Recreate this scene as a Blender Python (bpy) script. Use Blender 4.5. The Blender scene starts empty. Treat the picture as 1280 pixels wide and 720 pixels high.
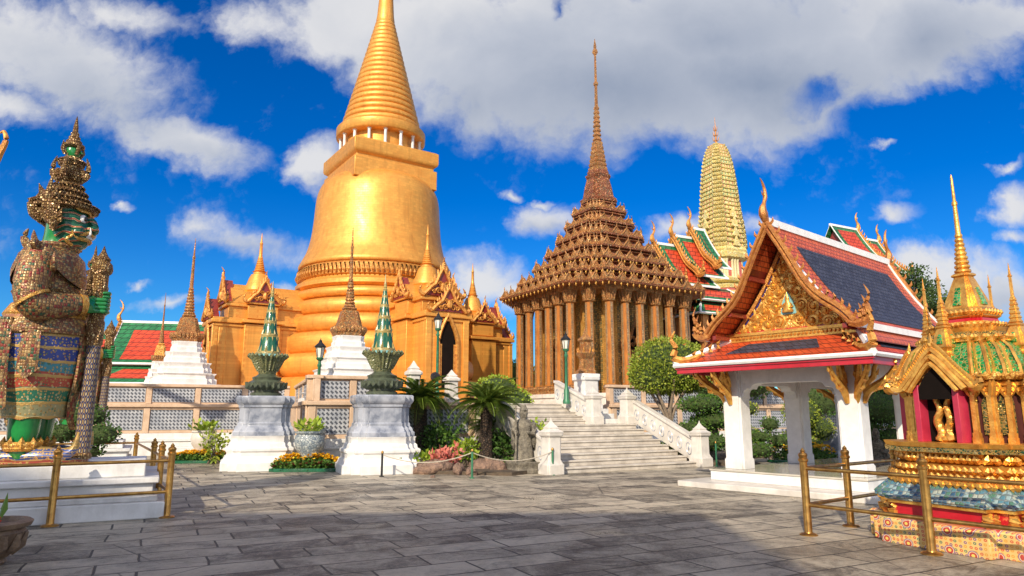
import bpy, math, random
from mathutils import Vector, Matrix
R = math.radians
random.seed(7)
scene = bpy.context.scene
COL = scene.collection
TILT = R(10.5); FPX = 853.0; EYE = 1.7
# ------------------------------------------------------------------ camera
cam_d = bpy.data.cameras.new('camera'); cam = bpy.data.objects.new('camera', cam_d); COL.objects.link(cam)
cam.location = (0, 0, EYE); cam.rotation_euler = (R(90) + TILT, 0, 0)
cam_d.sensor_width = 36; cam_d.lens = FPX/1280*36; cam_d.clip_end = 4000; cam_d.clip_start = 0.05
scene.camera = cam
# ------------------------------------------------------------------ sun
SUN_EL = R(31); SUN_AZ = R(20)            # behind the camera, 20 degrees to the left
sdir = Vector((-math.sin(SUN_AZ)*math.cos(SUN_EL), -math.cos(SUN_AZ)*math.cos(SUN_EL), math.sin(SUN_EL)))
sl = bpy.data.lights.new('sun', 'SUN'); sl.energy = 4.2; sl.angle = R(0.6); sl.color = (1.0, 0.87, 0.68)
sun = bpy.data.objects.new('sun', sl); COL.objects.link(sun)
sun.rotation_euler = (-sdir).to_track_quat('-Z', 'Y').to_euler(); sun.location = sdir*80
# ------------------------------------------------------------------ colour management
vs = scene.view_settings
scene.display_settings.display_device = 'sRGB'
vs.view_transform = 'Standard'; vs.look = 'None'; vs.exposure = 0.46; vs.gamma = 1.0
vs.use_curve_mapping = False
# ------------------------------------------------------------------ pixel helpers (photo 1280x720 -> place)
def dirpx(u, v):
    x = (u-640)/FPX; y = (360-v)/FPX
    return x, math.cos(TILT)-y*math.sin(TILT), math.sin(TILT)+y*math.cos(TILT)
def gp(u, v, z=0.0):
    x, y, zz = dirpx(u, v); k = (z-EYE)/zz
    return Vector((x*k, y*k, z))
def at(u, v, Y):
    x, y, zz = dirpx(u, v); k = Y/y
    return Vector((x*k, Y, EYE+zz*k))
def zat(v, Y): return at(640, v, Y).z
# ------------------------------------------------------------------ node helper
def nd(nt, t, ins=None, **props):
    n = nt.nodes.new(t)
    for k, v in props.items(): setattr(n, k, v)
    for k, v in (ins or {}).items():
        s = n.inputs[k]
        if isinstance(v, bpy.types.NodeSocket): nt.links.new(v, s)
        else: s.default_value = v
    return n
def mth(nt, op, a, b=None, c=None, clamp=False):
    ins = {0: a}
    if b is not None: ins[1] = b
    if c is not None: ins[2] = c
    return nd(nt, 'ShaderNodeMath', ins, operation=op, use_clamp=clamp).outputs[0]
def mixc(nt, f, a, b, blend='MIX'):
    n = nt.nodes.new('ShaderNodeMix'); n.data_type = 'RGBA'; n.blend_type = blend
    for i, v in ((0, f), (6, a), (7, b)):
        if isinstance(v, bpy.types.NodeSocket): nt.links.new(v, n.inputs[i])
        else: n.inputs[i].default_value = v if i == 0 else ((*v, 1) if len(v) == 3 else v)
    return n.outputs[2]
def ramp(nt, f, stops, interp='LINEAR'):
    n = nt.nodes.new('ShaderNodeValToRGB'); n.color_ramp.interpolation = interp
    e = n.color_ramp.elements
    while len(e) < len(stops): e.new(0.5)
    for i, (p, c) in enumerate(stops):
        e[i].position = p; e[i].color = (*c, 1) if len(c) == 3 else c
    nt.links.new(f, n.inputs[0]); return n.outputs[0]
# ------------------------------------------------------------------ world: sky with clouds
W = bpy.data.worlds.new('World'); scene.world = W; W.use_nodes = True
wt = W.node_tree; wt.nodes.clear()
sky = nd(wt, 'ShaderNodeTexSky', sky_type='NISHITA', sun_disc=False, sun_elevation=SUN_EL, sun_rotation=R(180)+SUN_AZ,
         altitude=300, air_density=1.0, dust_density=0.15, ozone_density=3.0)
tc = nd(wt, 'ShaderNodeTexCoord').outputs['Generated']
sp = nd(wt, 'ShaderNodeSeparateXYZ', {0: tc})
yy = mth(wt, 'MAXIMUM', sp.outputs[1], 0.05)
pq = nd(wt, 'ShaderNodeCombineXYZ', {0: mth(wt, 'DIVIDE', sp.outputs[0], yy), 1: mth(wt, 'DIVIDE', sp.outputs[2], yy)}).outputs[0]
def pqpx(u, v):
    x, y, z = dirpx(u, v); return x/y, z/y
nz1 = nd(wt, 'ShaderNodeTexNoise', {'Vector': pq, 'Scale': 4.2, 'Detail': 10.0, 'Roughness': 0.56, 'Distortion': 0.25})
nz2 = nd(wt, 'ShaderNodeTexNoise', {'Vector': pq, 'Scale': 14.0, 'Detail': 9.0, 'Roughness': 0.6})
wv = nd(wt, 'ShaderNodeVectorMath', {0: nz2.outputs[1], 1: (0.5, 0.5, 0.5)}, operation='SUBTRACT').outputs[0]
wv2 = nd(wt, 'ShaderNodeVectorMath', {0: nz1.outputs[1], 1: (0.5, 0.5, 0.5)}, operation='SUBTRACT').outputs[0]
wq = nd(wt, 'ShaderNodeVectorMath', {0: wv, 1: (0.055, 0.055, 0), 2: pq}, operation='MULTIPLY_ADD').outputs[0]
wq = nd(wt, 'ShaderNodeVectorMath', {0: wv2, 1: (0.13, 0.11, 0), 2: wq}, operation='MULTIPLY_ADD').outputs[0]
def blobs(lst):
    acc = None
    for (u, v, ru, rv, ang, st) in lst:
        p0 = pqpx(u, v); p1 = pqpx(u, v-10)
        k = abs(p1[1]-p0[1])/10
        mp = nd(wt, 'ShaderNodeMapping', {'Vector': wq, 'Location': (p0[0], p0[1], 0), 'Rotation': (0, 0, R(-ang)), 'Scale': (ru/FPX*1.03, rv*k, 1)}, vector_type='TEXTURE')
        ln = nd(wt, 'ShaderNodeVectorMath', {0: mp.outputs[0]}, operation='LENGTH').outputs[1]
        m = nd(wt, 'ShaderNodeMapRange', {'Value': ln, 'From Min': 1.15, 'From Max': 0.0, 'To Min': 0.0, 'To Max': st}, clamp=True).outputs[0]
        acc = m if acc is None else mth(wt, 'MAXIMUM', acc, m)
    return acc
CL = [(70,70,210,75,22,1),(245,180,115,38,22,.95),(10,125,110,34,8,.8),(150,15,130,32,8,.7),(320,30,110,40,18,.75),(430,40,120,50,10,.9),
      (560,60,170,105,20,1.4),(720,70,210,125,0,1.7),(880,70,240,125,0,1.7),(470,20,140,60,10,1.1),(1080,50,260,95,-8,1.3),(1230,25,130,50,0,1.0),(610,145,50,40,0,.8),(830,150,90,45,0,.8),(980,150,120,40,-8,.8),
      (388,212,44,46,0,1.1),(305,300,110,28,10,.62),(255,285,70,18,0,.55),(685,278,62,30,0,.8),(845,288,80,26,0,.75),(603,352,68,40,10,.9),(640,370,40,30,0,.8),
      (1125,272,36,18,-8,.7),(1265,262,48,30,-20,.95),(1185,345,110,42,0,.95),(1255,370,70,40,0,.95),(650,243,18,9,0,.6),(687,251,16,9,0,.6),(355,358,32,11,0,.6),
      (212,378,52,12,0,.6),(1256,212,30,11,-15,.7),(1107,183,11,7,0,.6),(168,349,22,8,0,.6),(1270,300,40,14,0,.6),(153,258,14,8,0,.6),(945,290,60,20,0,.6)]
b_all = blobs(CL)
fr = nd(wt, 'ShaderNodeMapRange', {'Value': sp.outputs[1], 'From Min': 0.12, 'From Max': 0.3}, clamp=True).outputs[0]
# clouds elsewhere in the sky (behind and beside the view)
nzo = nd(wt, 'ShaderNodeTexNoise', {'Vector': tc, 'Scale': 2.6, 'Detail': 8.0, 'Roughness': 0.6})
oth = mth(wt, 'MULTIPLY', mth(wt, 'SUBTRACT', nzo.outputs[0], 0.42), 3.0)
dens_f = mth(wt, 'ADD', b_all, mth(wt, 'MULTIPLY', mth(wt, 'SUBTRACT', nz2.outputs[0], 0.56), 0.7))
dens_f = mth(wt, 'ADD', dens_f, mth(wt, 'MULTIPLY', mth(wt, 'SUBTRACT', nz1.outputs[0], 0.52), 0.8))
nz3 = nd(wt, 'ShaderNodeTexNoise', {'Vector': wq, 'Scale': 38.0, 'Detail': 6.0, 'Roughness': 0.6})
dens_f = mth(wt, 'ADD', dens_f, mth(wt, 'MULTIPLY', mth(wt, 'SUBTRACT', nz3.outputs[0], 0.5), 0.42))
hol = blobs([(1018, 108, 60, 30, -8, .5), (705, 14, 20, 44, 20, .9), (1130, 140, 80, 30, -10, .6)])
dens_f = mth(wt, 'SUBTRACT', dens_f, hol)
dens_f = mth(wt, 'ADD', dens_f, -0.05)
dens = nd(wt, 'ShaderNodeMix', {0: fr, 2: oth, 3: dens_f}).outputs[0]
alpha = nd(wt, 'ShaderNodeMapRange', {'Value': dens, 'From Min': -0.05, 'From Max': 0.62, 'To Max': 0.96}, interpolation_type='SMOOTHSTEP', clamp=True).outputs[0]
SH = [(760,110,330,120,0,1.0),(960,100,260,100,0,1.0),(900,40,330,90,0,.75),(1160,60,170,80,-8,.85),(600,130,110,70,0,.7),(110,110,190,60,22,.6),(270,195,90,28,15,.4),(300,305,100,20,0,.45),(1220,385,150,36,0,.55),(690,288,60,18,0,.4),(60,60,130,40,0,.35),(395,240,30,18,0,.4)]
shade = mth(wt, 'ADD', blobs(SH), mth(wt, 'MULTIPLY', mth(wt, 'SUBTRACT', nz1.outputs[0], 0.5), 0.75), clamp=True)
ccol = ramp(wt, shade, [(0.0, (5.7, 5.7, 5.8)), (0.4, (4.0, 4.25, 4.8)), (1.0, (2.3, 2.7, 3.5))])
hs = nd(wt, 'ShaderNodeHueSaturation', {'Hue': 0.505, 'Saturation': 1.5, 'Value': 1.0, 'Color': sky.outputs[0]})
skyc = mixc(wt, 1.0, hs.outputs[0], (0.33, 0.71, 0.95), 'MULTIPLY')
brt = nd(wt, 'ShaderNodeMix', {0: fr, 2: 2.1, 3: 1.0}).outputs[0]   # clouds outside the view brightened, added as fill light for the shadows
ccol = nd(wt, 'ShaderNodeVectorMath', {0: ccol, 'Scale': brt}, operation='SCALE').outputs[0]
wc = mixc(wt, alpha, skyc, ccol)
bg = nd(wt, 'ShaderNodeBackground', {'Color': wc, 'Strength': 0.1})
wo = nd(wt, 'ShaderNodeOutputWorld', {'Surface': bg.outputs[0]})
# ------------------------------------------------------------------ mesh helpers
class MB:
    """collects faces and links them as ONE mesh object"""
    def __init__(s): s.v = []; s.f = []; s.m = []; s.M = None
    def add(s, vs, fs, mi=0):
        o = len(s.v)
        if s.M is not None: vs = [tuple(s.M @ Vector(p)) for p in vs]
        s.v.extend(tuple(p) for p in vs); s.f.extend(tuple(i+o for i in f) for f in fs); s.m.extend([mi]*len(fs)); return s
    def box(s, c, d, mi=0, rz=0.0, M=None):
        x, y, z = d[0]/2, d[1]/2, d[2]/2; cs, sn = math.cos(rz), math.sin(rz)
        vs = []
        for k in (-z, z):
            for i, j in ((-x, -y), (x, -y), (x, y), (-x, y)):
                p = Vector((i*cs-j*sn, i*sn+j*cs, k))
                if M is not None: p = M @ p
                vs.append((c[0]+p.x, c[1]+p.y, c[2]+p.z))
        return s.add(vs, [(3,2,1,0), (4,5,6,7), (0,1,5,4), (1,2,6,5), (2,3,7,6), (3,0,4,7)], mi)
    def b2(s, x0, x1, y0, y1, z0, z1, mi=0):
        return s.box(((x0+x1)/2, (y0+y1)/2, (z0+z1)/2), (abs(x1-x0), abs(y1-y0), abs(z1-z0)), mi)
    def loft(s, rings, mi=0, cap0=True, cap1=True, closed=True):
        n = len(rings[0]); vs = [p for r in rings for p in r]; fs = []
        for i in range(len(rings)-1):
            for j in range(n if closed else n-1):
                k = (j+1) % n
                fs.append((i*n+j, i*n+k, (i+1)*n+k, (i+1)*n+j))
        if cap0: fs.append(tuple(range(n-1, -1, -1)))
        if cap1: fs.append(tuple((len(rings)-1)*n+j for j in range(n)))
        return s.add(vs, fs, mi)
    def prof(s, pr, plan, c=(0, 0, 0), rz=0.0, mi=0, cap0=True, cap1=True, sy=1.0):
        cs, sn = math.cos(rz), math.sin(rz); rings = []
        for r, z in pr:
            rings.append([(c[0]+r*(x*cs-y*sy*sn), c[1]+r*(x*sn+y*sy*cs), c[2]+z) for x, y in plan])
        return s.loft(rings, mi, cap0, cap1)
    def tube(s, path, rad, n=6, mi=0, flat=1.0, up=(0, 0, 1)):
        P = [Vector(p) for p in path]
        if not isinstance(rad, (list, tuple)): rad = [rad]*len(P)
        rings = []
        for i, p in enumerate(P):
            t = (P[min(i+1, len(P)-1)]-P[max(i-1, 0)])
            t = t.normalized() if t.length > 1e-9 else Vector((0, 0, 1))
            u = Vector(up)
            a = t.cross(u)
            if a.length < 0.05: a = t.cross(Vector((1, 0, 0.3)))
            a.normalize(); b = a.cross(t)
            rings.append([tuple(p+a*(rad[i]*math.cos(q*2*math.pi/n)*flat)+b*(rad[i]*math.sin(q*2*math.pi/n))) for q in range(n)])
        return s.loft(rings, mi)
    def ext(s, pts, o, ea, eb, en, t, mi=0):
        o, ea, eb, en = Vector(o), Vector(ea), Vector(eb), Vector(en).normalized()
        a = [o+ea*x+eb*y-en*(t/2) for x, y in pts]; b = [p+en*t for p in a]
        if ea.cross(eb).dot(en) < 0: a, b = b, a
        n = len(pts); area = sum(pts[i][0]*pts[(i+1) % n][1]-pts[(i+1) % n][0]*pts[i][1] for i in range(n))
        fs = [tuple(range(n-1, -1, -1)), tuple(range(n, 2*n))]+[(i, (i+1) % n, n+(i+1) % n, n+i) for i in range(n)]
        if area < 0: fs = [tuple(reversed(f)) for f in fs]
        return s.add([tuple(p) for p in a+b], fs, mi)
    def ball(s, c, r, mi=0, n=8, m=5, sc=(1, 1, 1)):
        pl = circ(n)
        rings = [[(c[0]+r*sc[0]*math.sin(math.pi*(i+.02)/m*0.99)*x, c[1]+r*sc[1]*math.sin(math.pi*(i+.02)/m*0.99)*y, c[2]-r*sc[2]*math.cos(math.pi*(i+.02)/m*0.99)) for x, y in pl] for i in range(m+1)]
        return s.loft(rings, mi)
    def build(s, name, mats, parent=None, bevel=0.0, flat=False, ang=38, loc=None, rz=None):
        me = bpy.data.meshes.new(name); me.from_pydata(s.v, [], s.f)
        if not isinstance(mats, (list, tuple)): mats = [mats]
        for m in mats: me.materials.append(m)
        me.polygons.foreach_set('material_index', s.m)
        if not flat:
            me.polygons.foreach_set('use_smooth', [True]*len(s.f)); me.set_sharp_from_angle(angle=R(ang))
        me.update()
        o = bpy.data.objects.new(name, me); COL.objects.link(o)
        if parent is not None: o.parent = parent
        if loc is not None: o.location = loc
        if rz is not None: o.rotation_euler.z = rz
        if bevel > 0:
            b = o.modifiers.new('bevel', 'BEVEL'); b.width = bevel; b.segments = 2; b.limit_method = 'ANGLE'; b.angle_limit = R(40)
        return o
def circ(n, ph=0.0): return [(math.cos(2*math.pi*i/n+ph), math.sin(2*math.pi*i/n+ph)) for i in range(n)]
def redent(n=2, d=0.14):
    """square plan of half side 1 whose corners step in n times"""
    pts = [(1, 1-n*d)]
    for i in range(n):
        pts += [(1-(i+1)*d, 1-(n-i)*d), (1-(i+1)*d, 1-(n-i-1)*d)]
    out = []
    for k in range(4):
        c, s_ = [(1, 0), (0, 1), (-1, 0), (0, -1)][k]
        out += [(x*c-y*s_, x*s_+y*c) for x, y in pts]
    return out
SQ = [(1, -1), (1, 1), (-1, 1), (-1, -1)]
def empty(name, loc, rz=0.0, label=None, cat=None, group=None):
    o = bpy.data.objects.new(name, None); COL.objects.link(o); o.location = loc; o.rotation_euler = (0, 0, rz)
    o.empty_display_size = 0.2
    if label: tag(o, label, cat, group)
    return o
def sub(name, parent, loc=(0, 0, 0), rz=0.0):
    o = bpy.data.objects.new(name, None); COL.objects.link(o); o.parent = parent; o.location = loc; o.rotation_euler = (0, 0, rz); return o
def tag(o, label, cat, group=None):
    o['label'] = label; o['category'] = cat
    if group: o['group'] = group
    return o
def kind(o, k): o['kind'] = k; return o
def dup(o, parent=None):
    c = o.copy(); COL.objects.link(c)
    if parent is not None: c.parent = parent
    for ch in list(o.children): dup(ch, c)
    return c
def lerp(a, b, t): return a+(b-a)*t
def curve(pts, n=8):
    """Catmull-Rom through points"""
    P = [Vector(p) for p in pts]; out = []
    for i in range(len(P)-1):
        p0, p1, p2, p3 = P[max(i-1, 0)], P[i], P[i+1], P[min(i+2, len(P)-1)]
        for k in range(n):
            t = k/n
            out.append(0.5*((2*p1)+(p2-p0)*t+(2*p0-5*p1+4*p2-p3)*t*t+(3*p1-p0-3*p2+p3)*t**3))
    out.append(P[-1]); return out
def radl(n, *r):
    out = []
    for i in range(n):
        t = i/(n-1)*(len(r)-1); k = min(int(t), len(r)-2); out.append(lerp(r[k], r[k+1], t-k))
    return out
# ------------------------------------------------------------------ materials
def newmat(name):
    m = bpy.data.materials.new(name); m.use_nodes = True; nt = m.node_tree
    return m, nt, nt.nodes['Principled BSDF']
def coords(nt, sc=(1, 1, 1), rz=0.0):
    t = nd(nt, 'ShaderNodeTexCoord').outputs['Object']
    return nd(nt, 'ShaderNodeMapping', {'Vector': t, 'Scale': sc, 'Rotation': (0, 0, rz)}).outputs[0]
def bump(nt, b, h, st=0.3, dist=0.05):
    n = nd(nt, 'ShaderNodeBump', {'Height': h, 'Strength': st, 'Distance': dist}); nt.links.new(n.outputs[0], b.inputs['Normal'])
def plain(name, c, c2=None, rough=0.5, metal=0.0, scale=6.0, bst=0.15, dist=0.02, det=5.0, stain=None, coat=0.0, vscale=(1, 1, 1), lo=.35, hi=.68):
    m, nt, b = newmat(name); v = coords(nt, vscale)
    n = nd(nt, 'ShaderNodeTexNoise', {'Vector': v, 'Scale': scale, 'Detail': det, 'Roughness': 0.6})
    c2 = c2 or tuple(x*0.8 for x in c)
    col = ramp(nt, n.outputs[0], [(lo, c2), (hi, c)])
    if stain:
        n2 = nd(nt, 'ShaderNodeTexNoise', {'Vector': coords(nt, (1, 1, .35)), 'Scale': 1.9, 'Detail': 8.0, 'Roughness': 0.7})
        col = mixc(nt, ramp(nt, n2.outputs[0], [(.5, (0, 0, 0)), (.78, (.75, .75, .75))]), col, stain)
    nt.links.new(col, b.inputs['Base Color'])
    nt.links.new(nd(nt, 'ShaderNodeMapRange', {'Value': n.outputs[0], 'To Min': rough*0.8, 'To Max': min(1, rough*1.25)}).outputs[0], b.inputs['Roughness'])
    b.inputs['Metallic'].default_value = metal; b.inputs['Coat Weight'].default_value = coat
    if bst: bump(nt, b, nd(nt, 'ShaderNodeTexNoise', {'Vector': v, 'Scale': scale*4, 'Detail': 4.0}).outputs[0], bst, dist)
    return m
def mosaic(name, pal, scale=12.0, edge=None, rough=0.35, metal=0.3, bst=0.5, sc=(1, 1, 1), ew=0.08, dist=0.03, rnd=1.0, noise=0.0):
    """cells of several colours with lines between: glass mosaic, carved gilding"""
    m, nt, b = newmat(name); v = coords(nt, sc)
    vo = nd(nt, 'ShaderNodeTexVoronoi', {'Vector': v, 'Scale': scale, 'Randomness': rnd})
    sv = nd(nt, 'ShaderNodeSeparateColor', {0: vo.outputs['Color']})
    k = len(pal); col = ramp(nt, sv.outputs[0], [(i/k, p) for i, p in enumerate(pal)], 'CONSTANT')
    ve = nd(nt, 'ShaderNodeTexVoronoi', {'Vector': v, 'Scale': scale, 'Randomness': rnd}, feature='DISTANCE_TO_EDGE')
    if edge:
        f = nd(nt, 'ShaderNodeMapRange', {'Value': ve.outputs[0], 'From Min': ew*0.5, 'From Max': ew*1.3, 'To Min': 1.0, 'To Max': 0.0}).outputs[0]
        col = mixc(nt, f, col, edge)
    n = nd(nt, 'ShaderNodeTexNoise', {'Vector': v, 'Scale': 1.7, 'Detail': 4.0})
    col = mixc(nt, 0.55, col, ramp(nt, n.outputs[0], [(.3, (.55, .55, .55)), (.7, (1.15, 1.15, 1.15))]), 'MULTIPLY')
    nt.links.new(col, b.inputs['Base Color'])
    b.inputs['Roughness'].default_value = rough; b.inputs['Metallic'].default_value = metal
    bump(nt, b, nd(nt, 'ShaderNodeMapRange', {'Value': ve.outputs[0], 'From Max': ew*3}).outputs[0], bst, dist)
    return m
def banded(name, stops, zr, gold=(0.50, 0.31, 0.09), scale=11.0, metal=0.2, rough=.35):
    """horizontal bands of colour by height with small gilded cells in them: mosaic cloth"""
    m, nt, b = newmat(name); v = coords(nt)
    z = nd(nt, 'ShaderNodeSeparateXYZ', {0: v}).outputs[2]
    wob = nd(nt, 'ShaderNodeTexNoise', {'Vector': v, 'Scale': 1.5}).outputs[0]
    zz = mth(nt, 'ADD', z, mth(nt, 'MULTIPLY', wob, 0.16))
    f = nd(nt, 'ShaderNodeMapRange', {'Value': zz, 'From Min': zr[0], 'From Max': zr[1]}).outputs[0]
    base = ramp(nt, f, stops, 'CONSTANT')
    vo = nd(nt, 'ShaderNodeTexVoronoi', {'Vector': v, 'Scale': scale, 'Randomness': 0.7})
    f1 = ramp(nt, vo.outputs[0], [(.0, (0, 0, 0)), (.14, (0, 0, 0)), (.18, (1, 1, 1)), (.36, (1, 1, 1)), (.42, (0, 0, 0))])
    sv = nd(nt, 'ShaderNodeSeparateColor', {0: vo.outputs['Color']})
    dot = ramp(nt, sv.outputs[1], [(0, gold), (.45, (.52, .42, .22)), (.6, (.34, .19, .05)), (.85, (.08, .16, .07))], 'CONSTANT')
    e = ramp(nt, mth(nt, 'FRACT', mth(nt, 'MULTIPLY', f, 10.0)), [(0, (1, 1, 1)), (.13, (1, 1, 1)), (.17, (0, 0, 0)), (.93, (0, 0, 0)), (.96, (1, 1, 1))])
    col = mixc(nt, e, mixc(nt, f1, base, dot), gold)
    nt.links.new(col, b.inputs['Base Color']); b.inputs['Roughness'].default_value = rough; b.inputs['Metallic'].default_value = metal
    bump(nt, b, mth(nt, 'ADD', f1, e), 0.5, 0.02)
    return m
def tiles(name, c1, c2, w=0.16, h=0.12, rough=0.42, axis='xz', mort=(.3, .3, .3)):
    """glazed roof tiles in rows; works on sloping faces by using height and length"""
    m, nt, b = newmat(name)
    t = nd(nt, 'ShaderNodeTexCoord').outputs['Object']; s_ = nd(nt, 'ShaderNodeSeparateXYZ', {0: t})
    along = mth(nt, 'ADD', s_.outputs[0], mth(nt, 'MULTIPLY', s_.outputs[1], 1.0))
    v = nd(nt, 'ShaderNodeCombineXYZ', {0: along, 1: s_.outputs[2]}).outputs[0]
    br = nd(nt, 'ShaderNodeTexBrick', {'Vector': v, 'Color1': (*c1, 1), 'Color2': (*c2, 1), 'Mortar': (*[x*0.35 for x in c2], 1), 'Scale': 1.0, 'Mortar Size': h*0.09, 'Mortar Smooth': 0.3, 'Brick Width': w, 'Row Height': h, 'Bias': 0.0})
    n = nd(nt, 'ShaderNodeTexNoise', {'Vector': t, 'Scale': 3.0, 'Detail': 5.0})
    col = mixc(nt, 0.6, br.outputs[0], ramp(nt, n.outputs[0], [(.3, (.62, .6, .6)), (.7, (1.15, 1.15, 1.15))]), 'MULTIPLY')
    nt.links.new(col, b.inputs['Base Color']); b.inputs['Roughness'].default_value = rough
    saw = mth(nt, 'FRACT', mth(nt, 'DIVIDE', s_.outputs[2], h))
    bump(nt, b, mth(nt, 'ADD', mth(nt, 'MULTIPLY', saw, -0.6), mth(nt, 'MULTIPLY', br.outputs[1], -1.0)), 0.6, 0.02)
    return m
def leafmat(name, cs, rough=0.5, trans=0.25):
    m, nt, b = newmat(name)
    g = nd(nt, 'ShaderNodeNewGeometry').outputs['Random Per Island']
    k = len(cs); col = ramp(nt, g, [(i/(k-1), c) for i, c in enumerate(cs)])
    nt.links.new(col, b.inputs['Base Color']); b.inputs['Roughness'].default_value = rough
    b.inputs['Specular IOR Level'].default_value = 0.35
    tr = nd(nt, 'ShaderNodeBsdfTranslucent', {'Color': col}); mx = nd(nt, 'ShaderNodeMixShader', {0: trans, 1: b.outputs[0], 2: tr.outputs[0]})
    nt.links.new(mx.outputs[0], nt.nodes['Material Output'].inputs[0]); return m
def gold_skin(name, c, c2, rough, metal, tw=0.5, th=0.25, bst=.25):
    """gilded tile skin: small tiles, slight unevenness, duller patches"""
    m, nt, b = newmat(name); v = coords(nt)
    s_ = nd(nt, 'ShaderNodeSeparateXYZ', {0: v})
    ang = mth(nt, 'MULTIPLY', mth(nt, 'ARCTAN2', s_.outputs[1], s_.outputs[0]), 5.0)
    vv = nd(nt, 'ShaderNodeCombineXYZ', {0: ang, 1: s_.outputs[2]}).outputs[0]
    br = nd(nt, 'ShaderNodeTexBrick', {'Vector': vv, 'Color1': (*c, 1), 'Color2': (*[x*.80 for x in c], 1), 'Mortar': (*c2, 1), 'Scale': 1.0, 'Mortar Size': .006, 'Brick Width': tw, 'Row Height': th})
    n = nd(nt, 'ShaderNodeTexNoise', {'Vector': v, 'Scale': 1.1, 'Detail': 8.0, 'Roughness': 0.65})
    col = mixc(nt, ramp(nt, n.outputs[0], [(.42, (0, 0, 0)), (.72, (.8, .8, .8))]), br.outputs[0], c2)
    nt.links.new(col, b.inputs['Base Color']); b.inputs['Metallic'].default_value = metal
    nt.links.new(nd(nt, 'ShaderNodeMapRange', {'Value': n.outputs[0], 'From Min': .3, 'From Max': .7, 'To Min': rough*0.85, 'To Max': rough*1.35}).outputs[0], b.inputs['Roughness'])
    n3 = nd(nt, 'ShaderNodeTexNoise', {'Vector': nd(nt, 'ShaderNodeMapping', {'Vector': v, 'Scale': (2.2, 2.2, .12)}).outputs[0], 'Scale': 2.0, 'Detail': 6.0})
    col = mixc(nt, ramp(nt, n3.outputs[0], [(.52, (0, 0, 0)), (.75, (.55, .55, .55))]), col, [x*.72 for x in c2])
    nt.links.new(col, b.inputs['Base Color'])
    n2 = nd(nt, 'ShaderNodeTexNoise', {'Vector': v, 'Scale': 5.0, 'Detail': 5.0})
    bump(nt, b, mth(nt, 'ADD', n2.outputs[0], mth(nt, 'MULTIPLY', br.outputs[1], -0.4)), bst, 0.03)
    return m
M = {}
M['gold'] = gold_skin('gilded_tile', (.82, .395, .075), (.64, .255, .042), .42, .42, .32, .16)
M['gold_trim'] = plain('gilded_carving', (.74, .37, .08), (.42, .15, .03), .42, .4, 7, .5, .05)
M['gold_bright'] = mosaic('gilded_relief', [(.82, .48, .10), (.74, .39, .07), (.86, .55, .16), (.66, .31, .05)], 26, (.40, .13, .03), .34, .5, .5, ew=.05, dist=.012)
M['gold_fine'] = mosaic('fine_gilded_relief', [(.80, .46, .10), (.72, .37, .07), (.86, .56, .17)], 55, (.42, .14, .03), .34, .5, .5, ew=.06, dist=.006)
M['gold_plain'] = plain('gold_leaf', (.86, .50, .11), (.60, .26, .05), .30, .65, 9, .25, .02)
M['bronze'] = mosaic('bronze_gilding', [(.40, .155, .06), (.30, .10, .042), (.46, .21, .075), (.22, .14, .07), (.34, .115, .05)], 9, (.20, .06, .03), .45, .25, .7, ew=.07, dist=.06)
M['bronze_fine'] = mosaic('bronze_fine_gilding', [(.56, .26, .08), (.46, .19, .06), (.62, .34, .11), (.34, .23, .10)], 16, (.26, .09, .03), .42, .3, .7, ew=.07, dist=.03)
M['col_gold'] = plain('gilded_column', (.62, .28, .07), (.42, .16, .045), .42, .3, 3, .3, .03, vscale=(4, 4, .6))
M['col_mosaic'] = mosaic('column_glass_mosaic', [(.34, .30, .20), (.20, .17, .14), (.46, .36, .20), (.28, .20, .12)], 14, (.45, .22, .06), .3, .3, .4)
M['wall_mosaic'] = mosaic('gold_and_green_wall_mosaic', [(.68, .42, .12), (.34, .26, .09), (.60, .34, .09), (.22, .20, .09), (.74, .48, .16)], 9, (.16, .09, .03), .32, .35, .6, sc=(1, 1, 1), ew=.1, rnd=.35)
M['white'] = plain('white_plaster', (.73, .72, .70), (.62, .61, .59), .55, 0, 3.5, .2, .02, stain=(.42, .40, .37))
M['white_trim'] = plain('white_mortar', (.82, .81, .79), (.70, .69, .67), .5, 0, 5, .1, .01)
M['peach'] = plain('peach_sandstone', (.62, .45, .31), (.50, .34, .22), .55, 0, 3, .15, .02)
M['marble'] = plain('grey_veined_marble', (.38, .40, .45), (.17, .19, .24), .28, 0, 2.2, .05, .01, 9, lo=.38, hi=.56)
M['marble_light'] = plain('pale_worn_marble', (.70, .66, .60), (.52, .49, .45), .4, 0, 2.5, .1, .01, 8, stain=(.40, .36, .31))
M['step_marble'] = plain('stair_marble', (.62, .57, .50), (.42, .38, .33), .42, 0, 3.0, .12, .01, 9, stain=(.34, .29, .24))
M['terracotta'] = plain('brown_glazed_clay', (.26, .17, .10), (.13, .08, .05), .5, 0, 8, .5, .03)
M['stone'] = plain('carved_granite', (.34, .30, .23), (.13, .115, .09), .85, 0, 9, 1.0, .08)
M['brown_gold'] = plain('red_brown_gilding', (.58, .26, .06), (.34, .11, .03), .40, .35, 9, .5, .03)
M['brass'] = plain('aged_brass', (.58, .33, .09), (.32, .16, .045), .30, .9, 8, .08, .005)
M['green_pole'] = plain('green_painted_iron', (.045, .20, .10), (.03, .13, .07), .4, .1, 8, .05, .005)
M['black'] = plain('black_iron', (.03, .03, .03), (.02, .02, .02), .4, .3, 8, .05, .005)
M['glass'] = plain('frosted_lamp_glass', (.75, .72, .62), (.65, .62, .52), .12, 0, 5, 0)
M['green_glaze'] = plain('green_glaze', (.012, .12, .055), (.008, .07, .035), .25, 0, 5, .25, .02, coat=.3)
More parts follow.
